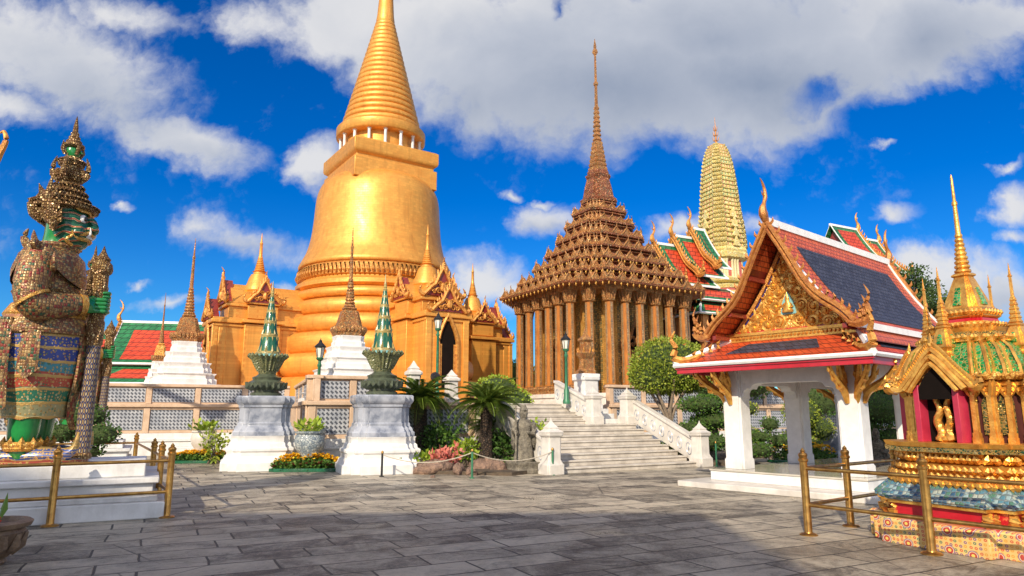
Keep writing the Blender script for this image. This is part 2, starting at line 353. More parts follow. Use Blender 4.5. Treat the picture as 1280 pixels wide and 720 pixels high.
M['olive_glaze'] = mosaic('celadon_glaze', [(.14, .16, .08), (.09, .12, .06), (.19, .20, .09)], 12, (.28, .27, .13), .3, 0, .6)
M['dark_glaze'] = plain('dark_olive_glaze', (.10, .12, .075), (.05, .06, .04), .3, 0, 7, .3, .02)
M['yellow_glaze'] = plain('yellow_glaze', (.42, .33, .12), (.28, .21, .06), .3, 0, 7, .2, .02)
M['turq'] = plain('turquoise_glaze', (.25, .50, .50), (.15, .36, .36), .3, 0, 7, .2, .02)
M['tile_red'] = tiles('red_roof_tile', (.60, .085, .022), (.50, .06, .02), .17, .12)
M['tile_orange'] = tiles('orange_roof_tile', (.60, .12, .03), (.48, .085, .025), .17, .12)
M['tile_green'] = tiles('green_roof_tile', (.03, .20, .07), (.02, .14, .05), .17, .12)
M['tile_blue'] = tiles('dark_blue_roof_tile', (.050, .054, .082), (.026, .028, .048), .17, .12, .6)
M['tile_far_red'] = tiles('far_red_roof_tile', (.62, .075, .025), (.52, .055, .02), .5, .35)
M['tile_far_green'] = tiles('far_green_roof_tile', (.03, .20, .07), (.02, .14, .05), .5, .35)
M['lacquer'] = plain('red_lacquer', (.52, .012, .025), (.38, .01, .02), .32, 0, 4, .05, .005, coat=.2)
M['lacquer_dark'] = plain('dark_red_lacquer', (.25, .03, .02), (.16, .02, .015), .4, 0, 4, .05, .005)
M['pink'] = plain('rose_red_paint', (.46, .03, .07), (.36, .02, .05), .45, 0, 5, .05, .005)
M['blue_glass'] = plain('deep_blue_glass', (.02, .03, .22), (.015, .02, .12), .2, 0, 12, .2, .01)
M['green_glass'] = mosaic('green_mirror_glass', [(.02, .32, .08), (.01, .20, .05), (.05, .42, .14)], 22, (.55, .36, .10), .12, .35, .3, ew=.06)
M['dark_mirror'] = mosaic('dark_mirror_glass', [(.05, .07, .04), (.12, .16, .06), (.03, .10, .05), (.30, .24, .10)], 30, (.55, .33, .09), .15, .4, .3)
M['blue_mosaic'] = mosaic('blue_white_glass_mosaic', [(.10, .24, .30), (.30, .42, .42), (.05, .12, .20), (.42, .46, .38), (.10, .22, .16)], 20, (.16, .20, .22), .2, .15, .4, ew=.07, rnd=.4)
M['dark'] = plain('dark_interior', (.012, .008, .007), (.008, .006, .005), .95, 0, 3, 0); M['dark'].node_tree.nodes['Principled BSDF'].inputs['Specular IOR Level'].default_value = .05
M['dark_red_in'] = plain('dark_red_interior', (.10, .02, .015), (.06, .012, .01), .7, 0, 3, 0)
M['bark'] = plain('bark', (.20, .15, .11), (.09, .065, .05), .9, 0, 9, .9, .05, vscale=(2, 2, .6))
M['pale_bark'] = plain('pale_bark', (.38, .30, .22), (.20, .15, .11), .85, 0, 7, .7, .04, vscale=(2, 2, .6))
M['cycad_bark'] = mosaic('cycad_bark', [(.10, .065, .045), (.14, .09, .06), (.06, .045, .035)], 16, (.03, .02, .015), .9, 0, 1.0, dist=.06)
M['soil'] = plain('garden_soil', (.12, .085, .055), (.06, .045, .03), .95, 0, 5, .6, .05)
M['rock'] = plain('pink_brown_rock', (.46, .29, .20), (.15, .10, .08), .9, 0, 6, 1.0, .12, 9)
M['leaf'] = leafmat('green_leaf', [(.04, .10, .018), (.08, .18, .03), (.15, .26, .04)])
M['leaf_dark'] = leafmat('dark_green_leaf', [(.03, .075, .015), (.06, .13, .025), (.10, .19, .04)])
M['leaf_lime'] = leafmat('lime_leaf', [(.15, .26, .02), (.27, .38, .03), (.38, .46, .06)])
M['leaf_olive'] = leafmat('clipped_olive_leaf', [(.13, .20, .02), (.24, .31, .03), (.40, .43, .06)])
M['leaf_cycad'] = leafmat('cycad_frond', [(.07, .13, .022), (.15, .23, .035), (.27, .33, .06)], .36)
M['leaf_red'] = leafmat('red_brown_leaf', [(.18, .04, .03), (.30, .08, .05), (.12, .09, .03)])
M['leaf_pink'] = leafmat('pink_leaf', [(.60, .14, .12), (.70, .28, .22), (.45, .10, .06)])
M['leaf_orange'] = leafmat('orange_leaf', [(.60, .18, .03), (.55, .28, .05), (.25, .22, .04)])
M['leaf_far'] = leafmat('far_tree_leaf', [(.03, .065, .018), (.06, .11, .025), (.10, .16, .04)])
M['flower_yellow'] = leafmat('yellow_petal', [(.75, .36, .01), (.85, .52, .02), (.90, .62, .04)])
M['flower_red'] = leafmat('red_petal', [(.55, .03, .02), (.70, .08, .04)])
def lattice_mat():
    m, nt, b = newmat('pierced_stone_screen')
    t = nd(nt, 'ShaderNodeTexCoord').outputs['Object']; s_ = nd(nt, 'ShaderNodeSeparateXYZ', {0: t})
    k = 22.0
    a = mth(nt, 'MULTIPLY', s_.outputs[0], k); z = mth(nt, 'MULTIPLY', s_.outputs[2], k)
    f = mth(nt, 'MULTIPLY', mth(nt, 'SINE', mth(nt, 'ADD', a, z)), mth(nt, 'SINE', mth(nt, 'SUBTRACT', a, z)))
    g = mth(nt, 'MULTIPLY', mth(nt, 'SINE', mth(nt, 'MULTIPLY', a, 2.0)), mth(nt, 'SINE', mth(nt, 'MULTIPLY', z, 2.0)))
    h = mth(nt, 'ADD', f, mth(nt, 'MULTIPLY', g, 0.7))
    mask = nd(nt, 'ShaderNodeMapRange', {'Value': h, 'From Min': 0.22, 'From Max': 0.36}).outputs[0]
    n = nd(nt, 'ShaderNodeTexNoise', {'Vector': t, 'Scale': 2.0, 'Detail': 5.0})
    st = ramp(nt, n.outputs[0], [(.3, (.27, .29, .33)), (.7, (.45, .46, .48))])
    nt.links.new(mixc(nt, mask, st, (.075, .085, .105)), b.inputs['Base Color']); b.inputs['Roughness'].default_value = .5
    bump(nt, b, mth(nt, 'SUBTRACT', 1.0, mask), .9, .04); return m
M['lattice'] = lattice_mat()
def floral_mat():
    m, nt, b = newmat('floral_cream_tile'); v = coords(nt)
    q = nd(nt, 'ShaderNodeSeparateXYZ', {0: v}); v2 = nd(nt, 'ShaderNodeCombineXYZ', {0: mth(nt, 'ADD', q.outputs[0], q.outputs[1]), 1: mth(nt, 'ADD', q.outputs[2], 0.0)}).outputs[0]
    vo = nd(nt, 'ShaderNodeTexVoronoi', {'Vector': v2, 'Scale': 19.0, 'Randomness': 0.25}, voronoi_dimensions='2D')
    sv = nd(nt, 'ShaderNodeSeparateColor', {0: vo.outputs['Color']})
    dotc = ramp(nt, sv.outputs[0], [(0, (.55, .10, .05)), (.4, (.20, .10, .22)), (.6, (.62, .30, .05)), (.85, (.10, .20, .12))], 'CONSTANT')
    f = ramp(nt, vo.outputs[0], [(.0, (0, 0, 0)), (.10, (0, 0, 0)), (.14, (1, 1, 1)), (.30, (1, 1, 1)), (.36, (0, 0, 0))])
    base = (.70, .47, .17)
    vb = nd(nt, 'ShaderNodeTexVoronoi', {'Vector': v2, 'Scale': 4.2, 'Randomness': 0.3}, voronoi_dimensions='2D')
    big = ramp(nt, vb.outputs[0], [(0, (.75, .55, .12)), (.08, (.45, .06, .05)), (.17, (.75, .62, .35)), (.20, (.22, .12, .26)), (.25, (.70, .47, .17))], 'CONSTANT')
    bm_ = ramp(nt, vb.outputs[0], [(.24, (1, 1, 1)), (.26, (0, 0, 0))])
    col = mixc(nt, bm_, mixc(nt, f, base, dotc), big)
    n = nd(nt, 'ShaderNodeTexNoise', {'Vector': v, 'Scale': 4.0, 'Detail': 5.0})
    col = mixc(nt, .5, col, ramp(nt, n.outputs[0], [(.3, (.75, .72, .7)), (.7, (1.1, 1.1, 1.1))]), 'MULTIPLY')
    nt.links.new(col, b.inputs['Base Color']); b.inputs['Roughness'].default_value = .4; return m
M['floral'] = floral_mat()
def scales_mat(name, fill, line, scale, rough=.35):
    m, nt, b = newmat(name); v = coords(nt)
    s_ = nd(nt, 'ShaderNodeSeparateXYZ', {0: v}); ang = mth(nt, 'ARCTAN2', s_.outputs[1], s_.outputs[0])
    a = mth(nt, 'MULTIPLY', ang, 5.0); z = mth(nt, 'MULTIPLY', s_.outputs[2], scale)
    h = mth(nt, 'MULTIPLY', mth(nt, 'SINE', mth(nt, 'ADD', a, z)), mth(nt, 'SINE', mth(nt, 'SUBTRACT', a, z)))
    hh = mth(nt, 'ABSOLUTE', h)
    mask = nd(nt, 'ShaderNodeMapRange', {'Value': hh, 'From Min': 0.12, 'From Max': 0.28}).outputs[0]
    core = nd(nt, 'ShaderNodeMapRange', {'Value': hh, 'From Min': 0.72, 'From Max': 0.84}).outputs[0]
    nt.links.new(mixc(nt, core, mixc(nt, mask, line, fill), (.42, .33, .17)), b.inputs['Base Color'])
    b.inputs['Roughness'].default_value = rough; bump(nt, b, mask, .4, .02); return m
M['club'] = scales_mat('blue_gold_scale_mosaic', (.012, .02, .09), (.26, .16, .05), 16)
M['jacket'] = mosaic('gilded_armour_mosaic', [(.42, .26, .085), (.28, .13, .045), (.48, .32, .13), (.22, .07, .035), (.14, .13, .07)], 19, (.14, .06, .025), .38, .25, .55, sc=(1, 1, 1.4), ew=.08, rnd=.3, dist=.012)
M['sleeve'] = mosaic('red_gold_sleeve_mosaic', [(.40, .24, .08), (.28, .04, .025), (.45, .30, .12), (.28, .14, .045), (.35, .20, .07), (.05, .11, .05)], 19, (.15, .065, .03), .38, .25, .55, ew=.08, rnd=.3, dist=.012)
M['crown'] = mosaic('gilded_crown_mosaic', [(.46, .30, .11), (.36, .21, .065), (.52, .37, .17), (.24, .13, .045)], 20, (.16, .07, .025), .36, .3, .9, ew=.12, rnd=.6, dist=.03)
M['skirt'] = banded('mosaic_skirt', [(0, (.03, .06, .16)), (.10, (.34, .05, .03)), (.2, (.30, .28, .14)), (.3, (.03, .16, .09)), (.42, (.42, .07, .04)), (.53, (.05, .22, .26)), (.6, (.03, .05, .22)), (.80, (.42, .27, .10)), (.9, (.30, .12, .05))], (.35, 2.75), scale=20)
M['shoe'] = banded('mosaic_shoe', [(0, (.30, .05, .03)), (.3, (.04, .07, .22)), (.7, (.30, .20, .07))], (0, .5), scale=18)
M['skin_green'] = plain('green_glazed_skin', (.015, .24, .05), (.01, .15, .035), .22, 0, 3, .1, .01, coat=.4)
M['skin_dark'] = plain('dark_green_glazed_skin', (.012, .10, .05), (.008, .05, .03), .22, 0, 3, .1, .01, coat=.4)
def face_mat():
    m, nt, b = newmat('painted_demon_face'); v = coords(nt)
    w = nd(nt, 'ShaderNodeTexWave', {'Vector': v, 'Scale': 2.6, 'Distortion': 7.0, 'Detail': 1.0, 'Detail Scale': 1.2}, bands_direction='Z')
    col = ramp(nt, w.outputs[0], [(0, (.012, .10, .05)), (.50, (.012, .035, .05)), (.74, (.02, .20, .05)), (.84, (.60, .46, .22)), (.92, (.35, .04, .02))], 'CONSTANT')
    nt.links.new(col, b.inputs['Base Color']); b.inputs['Roughness'].default_value = .25; bump(nt, b, w.outputs[0], .5, .03); return m
M['face'] = face_mat()
def paving_mat():
    m, nt, b = newmat('stone_slab_paving')
    t = nd(nt, 'ShaderNodeTexCoord').outputs['Object']
    nw = nd(nt, 'ShaderNodeTexNoise', {'Vector': t, 'Scale': 0.8, 'Detail': 2.0})
    wob = nd(nt, 'ShaderNodeVectorMath', {0: nw.outputs[1], 1: (.10, .10, 0), 2: t}, operation='MULTIPLY_ADD').outputs[0]
    v = nd(nt, 'ShaderNodeMapping', {'Vector': wob, 'Rotation': (0, 0, R(-27))}).outputs[0]
    br = nd(nt, 'ShaderNodeTexBrick', {'Vector': v, 'Color1': (1, 1, 1, 1), 'Color2': (.1, .1, .1, 1), 'Mortar': (0, 0, 0, 1), 'Scale': 1.0, 'Mortar Size': .017, 'Mortar Smooth': .35, 'Brick Width': 1.15, 'Row Height': .56}, offset=.37, squash=1.25, squash_frequency=3)
    n1 = nd(nt, 'ShaderNodeTexNoise', {'Vector': t, 'Scale': 1.6, 'Detail': 9.0, 'Roughness': .7, 'Distortion': .8})
    n2 = nd(nt, 'ShaderNodeTexNoise', {'Vector': t, 'Scale': 7.5, 'Detail': 10.0, 'Roughness': .78, 'Distortion': 2.2})
    n3 = nd(nt, 'ShaderNodeTexNoise', {'Vector': t, 'Scale': .35, 'Detail': 4.0})
    tone = mth(nt, 'ADD', mth(nt, 'MULTIPLY', br.outputs[0], .20), mth(nt, 'ADD', mth(nt, 'MULTIPLY', n1.outputs[0], .75), mth(nt, 'MULTIPLY', n2.outputs[0], .62)))
    col = ramp(nt, tone, [(.62, (.065, .055, .042)), (.71, (.19, .166, .128)), (.80, (.38, .33, .25)), (.93, (.57, .495, .375))])
    col = mixc(nt, ramp(nt, n3.outputs[0], [(.52, (0, 0, 0)), (.7, (.45, .45, .45))]), col, (.24, .19, .13))
    vc = nd(nt, 'ShaderNodeTexVoronoi', {'Vector': wob, 'Scale': .45}, feature='DISTANCE_TO_EDGE')
    crk = mth(nt, 'MULTIPLY', nd(nt, 'ShaderNodeMapRange', {'Value': vc.outputs[0], 'From Min': .002, 'From Max': .007, 'To Min': 1.0, 'To Max': 0.0}).outputs[0], ramp(nt, n3.outputs[0], [(.52, (0, 0, 0)), (.60, (.8, .8, .8))]))
    col = mixc(nt, mth(nt, 'MAXIMUM', br.outputs[1], crk), col, (.05, .046, .04))
    nt.links.new(col, b.inputs['Base Color'])
    wet = ramp(nt, nd(nt, 'ShaderNodeTexNoise', {'Vector': t, 'Scale': .55, 'Detail': 5.0, 'Distortion': .6}).outputs[0], [(.56, (0, 0, 0)), (.66, (1, 1, 1))])
    rg = mth(nt, 'SUBTRACT', nd(nt, 'ShaderNodeMapRange', {'Value': n2.outputs[0], 'From Min': .3, 'From Max': .7, 'To Min': .38, 'To Max': .62}).outputs[0], mth(nt, 'MULTIPLY', wet, .2))
    nt.links.new(rg, b.inputs['Roughness'])
    bump(nt, b, mth(nt, 'ADD', mth(nt, 'MULTIPLY', n2.outputs[0], .9), mth(nt, 'ADD', mth(nt, 'MULTIPLY', n1.outputs[0], .8), mth(nt, 'MULTIPLY', br.outputs[1], -1.6))), 1.0, .05)
    return m
M['paving'] = paving_mat()
# ================================================================== THE SETTING
A28 = Vector((.883, .469, 0)); B28 = Vector((-.469, .883, 0)); G28 = math.atan2(.469, .883)
g = MB(); n = 40; S = 1500
g.add([(-S, -S, 0), (S, -S, 0), (S, S, 0), (-S, S, 0)], [(0, 1, 2, 3)])
o = g.build('paved_courtyard_ground', M['paving']); kind(o, 'structure')
# upper terrace floor
F0, F1, N1, N2 = (-26, 25.0), (-10.1, 31.4), (-6.6, 22.4), (-1.35, 25.0)
S1, S2, T1, T2 = (-1.6, 25.4), (2.14, 27.4), (4.3, 30.0), (38, 47.9)
g = MB(); g.loft([[(*p, z) for p in (F0, F1, N1, N2, S1, S2, (3.2, 30.2), T1, T2, (80, 130), (-80, 130))] for z in (0, 2.1)])
o = g.build('terrace', M['peach']); kind(o, 'structure')
g = MB(); g.loft([[(*p, z) for p in ((-.45, 23.32), (4.46, 26.38), (4.0, 27.3), (3.25, 30.1), (2.2, 27.35), (-1.55, 25.35), (-.95, 24.25))] for z in (0, 1.35)])
o = g.build('stair_landing', M['step_marble']); kind(o, 'structure')

def terrace_wall(p0, p1, label, step=1.9, upper=True):
    p0, p1 = Vector((*p0, 0)), Vector((*p1, 0)); L = (p1-p0).length; d = p1-p0
    t = empty('terrace_wall', p0, math.atan2(d.y, d.x), label, 'wall')
    g = MB()
    for z0, z1, o_ in ((0, .28, .30), (.28, .36, .24), (.36, .58, .17), (.58, .66, .22), (.66, .92, .10)):
        g.b2(-o_ if z0 < .3 else 0, L, -o_, .02, z0, z1)
    g.build('plinth', M['white'], t, bevel=.015)
    g = MB(); g.b2(0, L, 0, .3, .92, 2.0)
    if upper: g.b2(-.02, L, .18, .36, 2.14, 2.86)
    n = max(1, round(L/step)); w = L/n
    for i in range(n+1):
        x = min(max(i*w, .12), L-.12)
        g.b2(x-.12, x+.12, -.07, 0, .93, 1.99)
        if upper: g.b2(x-.11, x+.11, .12, .18, 2.15, 2.85)
    g.b2(0, L, -.04, 0, .925, 1.04); g.b2(0, L, -.04, 0, 1.90, 1.995)
    g.build('frame', M['peach'], t, bevel=.01)
    g = MB(); g.b2(-.1, L, -.14, .4, 2.0, 2.14)
    if upper: g.b2(-.06, L, .06, .46, 2.86, 2.98)
    g.build('coping', M['peach'], t, bevel=.02)
    for i in range(n):
        x0, x1 = i*w+.14, (i+1)*w-.14
        q = MB(); q.b2(x0, x1, -.02, .05, 1.06, 1.88); q.build('lattice_panel', M['lattice'], t)
        if not upper: continue
        q = MB(); q.b2(x0, x1, .155, .22, 2.22, 2.80); q.build('lattice_panel', M['lattice'], t)
    return t
terrace_wall(F0, F1, 'long two-tier terrace wall of pierced stone panels in peach frames, beyond the left marble pedestal')
terrace_wall((F1[0]+.1, F1[1]), N1, 'short return wall of the terrace with pierced panels between the two marble pedestals', 2.4)
NM = (-3.95, 23.72)
terrace_wall(N1, NM, 'pierced panel terrace wall on a white plinth behind the right marble pedestal')
terrace_wall((NM[0]+.12, NM[1]+.07), N2, 'low pierced panel wall behind the cycads carrying white stone posts', 1.9, False)
terrace_wall(T1, T2, 'pierced panel terrace wall right of the stairs below the brown columned hall')

# ------------------------------------------------------------------ stairs
SA = Vector((.86, .51, 0)).normalized(); SB = Vector((-SA.y, SA.x, 0)); ST0 = Vector((1.42, 20.45, 0)); SRZ = math.atan2(SA.y, SA.x)
st = empty('stone_staircase', ST0, SRZ, 'wide flight of worn pale marble steps rising to the terrace', 'stairs')
SW = 5.45
for i in range(8):
    q = MB(); z1 = (i+1)*.169
    q.b2(.02, SW-.02, i*.42, 3.6, z1-.169 if i else 0, z1-.05); q.b2(0, SW, i*.42-.035, 3.6, z1-.05, z1)
    q.build('step', M['step_marble'], st, bevel=.012)
for i in range(5):
    q = MB(); z1 = 1.352+(i+1)*.152
    q.b2(.02, SW-1.6, 3.62+i*.45, 6.0, z1-.152, z1-.045); q.b2(0, SW-1.6, 3.62+i*.45-.03, 6.02, z1-.045, z1-.001)
    q.build('step', M['step_marble'], st, bevel=.012)
def newel(x, y, z, h, label, w=.22):
    t = empty('newel_post', ST0+SA*x+SB*y+Vector((0, 0, z)), SRZ, label, 'post', 'stone newel posts of the stairs')
    g = MB(); g.prof([(w*1.35, 0), (w*1.35, .28), (w*1.2, .31), (w, .42), (w, h*.78), (w*1.18, h*.80), (w*1.25, h*.83), (w*1.25, h*.87)], redent(1, .16))
    g.build('shaft', M['marble_light'], t, bevel=.012)
    g = MB(); g.prof([(w*1.28, h*.87), (w*1.3, h*.89), (w*.9, h*.93), (w*.75, h*.96), (w*.8, h*.98), (w*.55, h*1.02), (w*.3, h*1.07), (w*.1, h*1.13), (.004, h*1.2)], redent(1, .16))
    g.build('cap', M['marble_light'], t)
    return t
newel(-.30, .05, 0, 1.35, 'pale stone newel post at the left foot of the stairs, beside the stone guardian')
newel(SW+.25, .05, 0, 1.25, 'pale stone newel post at the right foot of the stairs')
newel(SW+.02, 3.45, 1.35, 1.15, 'white newel post on the landing at the top of the long sloping balustrade')
newel(SW-1.55, 3.5, 1.35, 1.15, 'white newel post beside the upper flight, left of the white block steps')
def balustrade(x, y0, z0, y1, z1, label):
    t = empty('stair_balustrade', ST0, SRZ, label, 'balustrade')
    h = .74; w = .09
    g = MB()
    g.ext([(y0, z0), (y1, z1), (y1, z1+h), (y0, z0+h)], (x, 0, 0), (0, 1, 0), (0, 0, 1), (1, 0, 0), 2*w); g.build('panel', M['marble_light'], t, bevel=.01)
    g = MB(); g.ext([(y0, z0+h), (y1, z1+h), (y1, z1+h+.1), (y0, z0+h+.1)], (x, 0, 0), (0, 1, 0), (0, 0, 1), (1, 0, 0), 2*w+.1); g.build('handrail', M['marble_light'], t, bevel=.012)
    n = max(3, int(abs(y1-y0)/.42)); sl_ = (z1-z0)/(y1-y0)
    for i in range(n):
        y = lerp(y0, y1, (i+.5)/n); z = lerp(z0, z1, (i+.5)/n)+h*.48; q = MB()
        for sgn in (1, -1):
            q.tube([(x+sgn*(w+.004), y+.115*math.cos(k*math.pi/8), z+.19*math.sin(k*math.pi/8)+sl_*.115*math.cos(k*math.pi/8)) for k in range(17)], .016, 4, up=(1, 0, 0))
            q.ball((x+sgn*w, y, z), .055, sc=(.35, .8, 1.4))
        q.build('medallion', M['marble'], t)
balustrade(SW+.25, .28, .12, 3.3, 1.42, 'long sloping marble balustrade with medallions along the right of the stairs')
balustrade(-.28, .28, .12, 3.2, 1.38, 'sloping marble balustrade on the left of the stairs, mostly behind the stone guardian')
balustrade(SW-1.55, 3.75, 1.42, 5.9, 2.2, 'short sloping marble balustrade of the upper flight, below the green lamp post')
# white block steps between the landing newels
t = empty('white_block_steps', ST0+SA*(SW-1.4)+SB*3.75+Vector((0, 0, 1.35)), SRZ, 'white plastered block steps between the two landing newel posts', 'steps')
for i in range(4):
    q = MB(); q.b2(.08, 1.30, i*.34, 2.4, i*.19, (i+1)*.19); q.build('step', M['white'], t, bevel=.012)
# white pedestal with gilded stand at the head of the stairs
pp = at(733, 497, 28.6)
t = empty('white_pedestal', (pp.x, pp.y, 2.1), G28, 'white marble pedestal at the head of the stairs carrying a gilded stand', 'pedestal')
g = MB(); g.prof([(.48, 0), (.48, .25), (.40, .3), (.40, .95), (.46, 1.0), (.46, 1.12)], redent(1, .2)); g.build('block', M['white'], t, bevel=.015)
g = MB(); g.prof([(.30, 1.12), (.42, 1.121), (.42, 1.25), (.3, 1.27)], SQ); g.build('cap', M['white_trim'], t, bevel=.01)
t2 = empty('gilded_stand', (pp.x, pp.y, 3.37), G28, 'small gilded shrine stand on the white pedestal at the stair head', 'stand')
g = MB(); g.prof([(.34, 0), (.36, .1), (.24, .2), (.2, .6), (.3, .75), (.33, .85), (.2, .95), (.19, 1.3), (.28, 1.4), (.1, 1.6), (.02, 1.9)], redent(2, .14)); g.build('stand_body', M['bronze_fine'], t2)
g = MB()
for k in range(8):
    a = k*math.pi/4; g.tube([(.3*math.cos(a), .3*math.sin(a), .85), (.36*math.cos(a), .36*math.sin(a), 1.0), (.32*math.cos(a), .32*math.sin(a), 1.12)], [.04, .03, .005], 5)
g.build('leaf_trim', M['gold_trim'], t2)
# ================================================================== GREAT GOLDEN STUPA
SX, SY, GS = -9.15, 45.0, R(34)
stupa = empty('golden_stupa', (SX, SY, 2.1), GS, 'huge gilded bell-shaped stupa with ringed spire towering over the terrace', 'stupa')
C96 = circ(96); z0 = 2.1
def torus(pr, r0, zlo, zhi, bulge, n=7):
    for i in range(n+1):
        a = math.pi*i/n
        pr.append((r0+bulge*math.sin(a), lerp(zlo, zhi, (1-math.cos(a))/2)))
pr = [(7.3, 0), (7.3, .5), (7.0, .6), (7.0, 1.5), (6.75, 1.7)]
for (r, a, b_) in ((6.35, 3.9, 5.15), (5.85, 5.25, 6.45), (5.5, 6.55, 7.55), (5.2, 7.65, 8.55), (4.98, 8.65, 9.3)):
    pr.append((r-.12, a-z0-.1)); torus(pr, r-.06, a-z0, b_-z0, .34); pr.append((r-.12, b_-z0+.05))
pr += [(4.95, 9.35-z0), (5.15, 9.5-z0), (5.15, 9.75-z0), (4.9, 9.85-z0), (4.85, 10.0-z0)]
g = MB(); g.prof(pr, C96); g.build('ringed_base', M['gold'], stupa, ang=50)
g = MB(); g.prof([(4.84, 10.0-z0), (4.98, 10.1-z0), (5.02, 10.75-z0), (4.86, 10.9-z0)], C96)
for k in range(110):
    a = 2*math.pi*k/110; c, s_ = math.cos(a), math.sin(a)
    g.tube([(5.0*c, 5.0*s_, 10.05-z0), (5.09*c, 5.09*s_, 10.3-z0), (5.05*c, 5.05*s_, 10.72-z0)], [.03, .11, .05], 5)
g.build('lotus_band', M['gold_trim'], stupa)
pr = [(4.9, 10.88-z0), (5.0, 10.92-z0), (5.03, 11.1-z0), (4.86, 11.45-z0), (4.60, 12.0-z0), (4.41, 12.7-z0), (4.29, 13.4-z0), (4.20, 14.4-z0), (4.15, 15.3-z0), (4.07, 16.0-z0), (3.92, 16.5-z0), (3.68, 16.9-z0), (3.32, 17.2-z0), (2.9, 17.4-z0), (2.0, 17.5-z0)]
g = MB(); g.prof([tuple(p) for p in [(q.x, q.z) for q in curve([(r, 0, z) for r, z in pr], 4)]], C96); g.build('bell', M['gold'], stupa, ang=60)
hm = MB(); hm.prof([(2.92, 16.6-z0), (2.92, 17.9-z0), (2.75, 17.95-z0), (2.75, 18.15-z0), (2.95, 18.3-z0), (3.0, 18.45-z0), (3.0, 19.15-z0), (2.85, 19.25-z0)], SQ); hm.build('square_throne', M['gold'], stupa, bevel=.03)
dr = MB(); dr.prof([(2.45, 19.2-z0), (2.45, 20.3-z0)], C96); dr = dr.build('drum', M['gold'], stupa)
for k in range(16):
    a = 2*math.pi*k/16+.1; q = MB(); q.prof([(.14, 0), (.14, .08), (.10, .1), (.10, .95), (.15, 1.0), (.15, 1.05)], circ(10), (2.72*math.cos(a), 2.72*math.sin(a), 19.25-z0)); q.build('column', M['white'], dr)
pr = [(2.3, 20.25-z0), (2.95, 20.3-z0), (3.05, 20.4-z0), (3.05, 20.95-z0), (2.9, 21.05-z0)]
n = 21; zb = 21.05; zt = 29.4
zz = zb
for i in range(n):
    t0 = i/n; t1 = (i+1)/n
    f = lambda t: 2.72*(1-t)**1.12+.66*t
    za = lerp(zb, zt, 1-(1-t0)**1.12); zc = lerp(zb, zt, 1-(1-t1)**1.12)
    torus(pr, f(t0)*.94, za-z0, zc-z0-.02, f(t0)*.07, 6)
pr += [(.62, 29.45-z0), (.66, 29.6-z0), (.6, 30-z0), (.5, 31.5-z0), (.3, 34-z0), (.1, 36.5-z0), (.02, 37.4-z0)]
g = MB(); g.prof(pr, circ(64)); g.build('ringed_spire', M['gold'], stupa, ang=50)
def flame_edge(g, p0, p1, n, out, h, t=.06, nrm=None, mi=0):
    """row of curled teeth along an edge"""
    p0, p1, out = Vector(p0), Vector(p1), Vector(out).normalized(); d = (p1-p0)/n; up = d.normalized()
    for i in range(n):
        p = p0+d*(i+.15); L = d.length
        g.tube([p+up*(L*.35)-out*.02, p+up*(L*.35)+out*h*.35, p+up*(L*.62)+out*h*.8, p+up*(L*.98)+out*h], [L*.36, L*.33, L*.18, .006], 4, mi)
def little_gable(g, c, w, h, ax, up=(0, 0, 1), depth=.5, mi=0, mi2=1, teeth=5):
    """ornate pediment: ax = direction along its width, faces ax x up"""
    c, ax, up = Vector(c), Vector(ax).normalized(), Vector(up); nr = ax.cross(up).normalized()
    out = [(-w, 0), (-w*.62, h*.30), (-w*.42, h*.42), (-w*.2, h*.78), (0, h), (w*.2, h*.78), (w*.42, h*.42), (w*.62, h*.30), (w, 0)]
    g.ext([(x*.9, z*.92) for x, z in out], c-nr*depth/2, ax, up, nr, depth, mi2)
    L = [c+ax*x+up*z+nr*.05 for x, z in out]
    for seg in (L[:5], L[4:][::-1]):
        pa = curve(seg, 4); g.tube(pa, radl(len(pa), w*.11, w*.10, w*.07), 6, mi)
        for i in range(1, len(pa)-1, 2):
            d = (pa[i]-c-up*h*.2).normalized(); g.tube([pa[i], pa[i]+d*w*.16+up*w*.04, pa[i]+d*w*.18+up*w*.2], [w*.07, w*.055, .005], 4, mi)
    for sx in (-1, 1):
        b = c+ax*(w*sx); g.tube(curve([b, b+ax*sx*w*.18+up*h*.06, b+ax*sx*w*.22+up*h*.22, b+ax*sx*w*.10+up*h*.36], 3), radl(10, w*.12, w*.09, .01), 5, mi)
    a = c+up*h; g.tube(curve([a-up*.05, a+up*h*.12+nr*w*.06, a+up*h*.26+nr*w*.02, a+up*h*.42+nr*w*.16], 3), radl(10, w*.1, w*.07, .008), 5, mi)
    # carved scrolls
    for sx in (-1, 1):
        for (cx, cz, r) in ((.24, .16, .17), (.48, .13, .12), (.16, .42, .13)):
            p = c+ax*(sx*cx*w)+up*(cz*h)+nr*(.05)
            g.tube([p+ax*(sx*r*w*(1-k/14)*math.cos(k*.75))+up*(r*w*(1-k/14)*math.sin(k*.75)) for k in range(12)], radl(12, w*.05, w*.03), 4, mi)
    p = c+up*h*.3+nr*.05; g.ball(p, w*.16, mi, 6, 4, (1, 1, 1.6))
def mini_spire(g, c, r, h, mi=0, n=28):
    pr = [(r*1.25, 0), (r*1.3, h*.03), (r*1.1, h*.05), (r*1.18, h*.07), (r*1.02, h*.09), (r, h*.12), (r*.82, h*.20), (r*.70, h*.28), (r*.58, h*.335), (r*.42, h*.35), (r*.42, h*.38), (r*.5, h*.385)]
    for i in range(8):
        t0 = i/8; rr = r*lerp(.40, .15, t0); zq = h*lerp(.39, .62, t0); pr += [(rr*.85, zq), (rr, zq+h*.012), (rr*.85, zq+h*.027)]
    pr += [(r*.13, h*.64), (r*.1, h*.82), (r*.13, h*.83), (r*.07, h*.86), (.01, h)]
    g.prof(pr, circ(n), c, mi=mi)
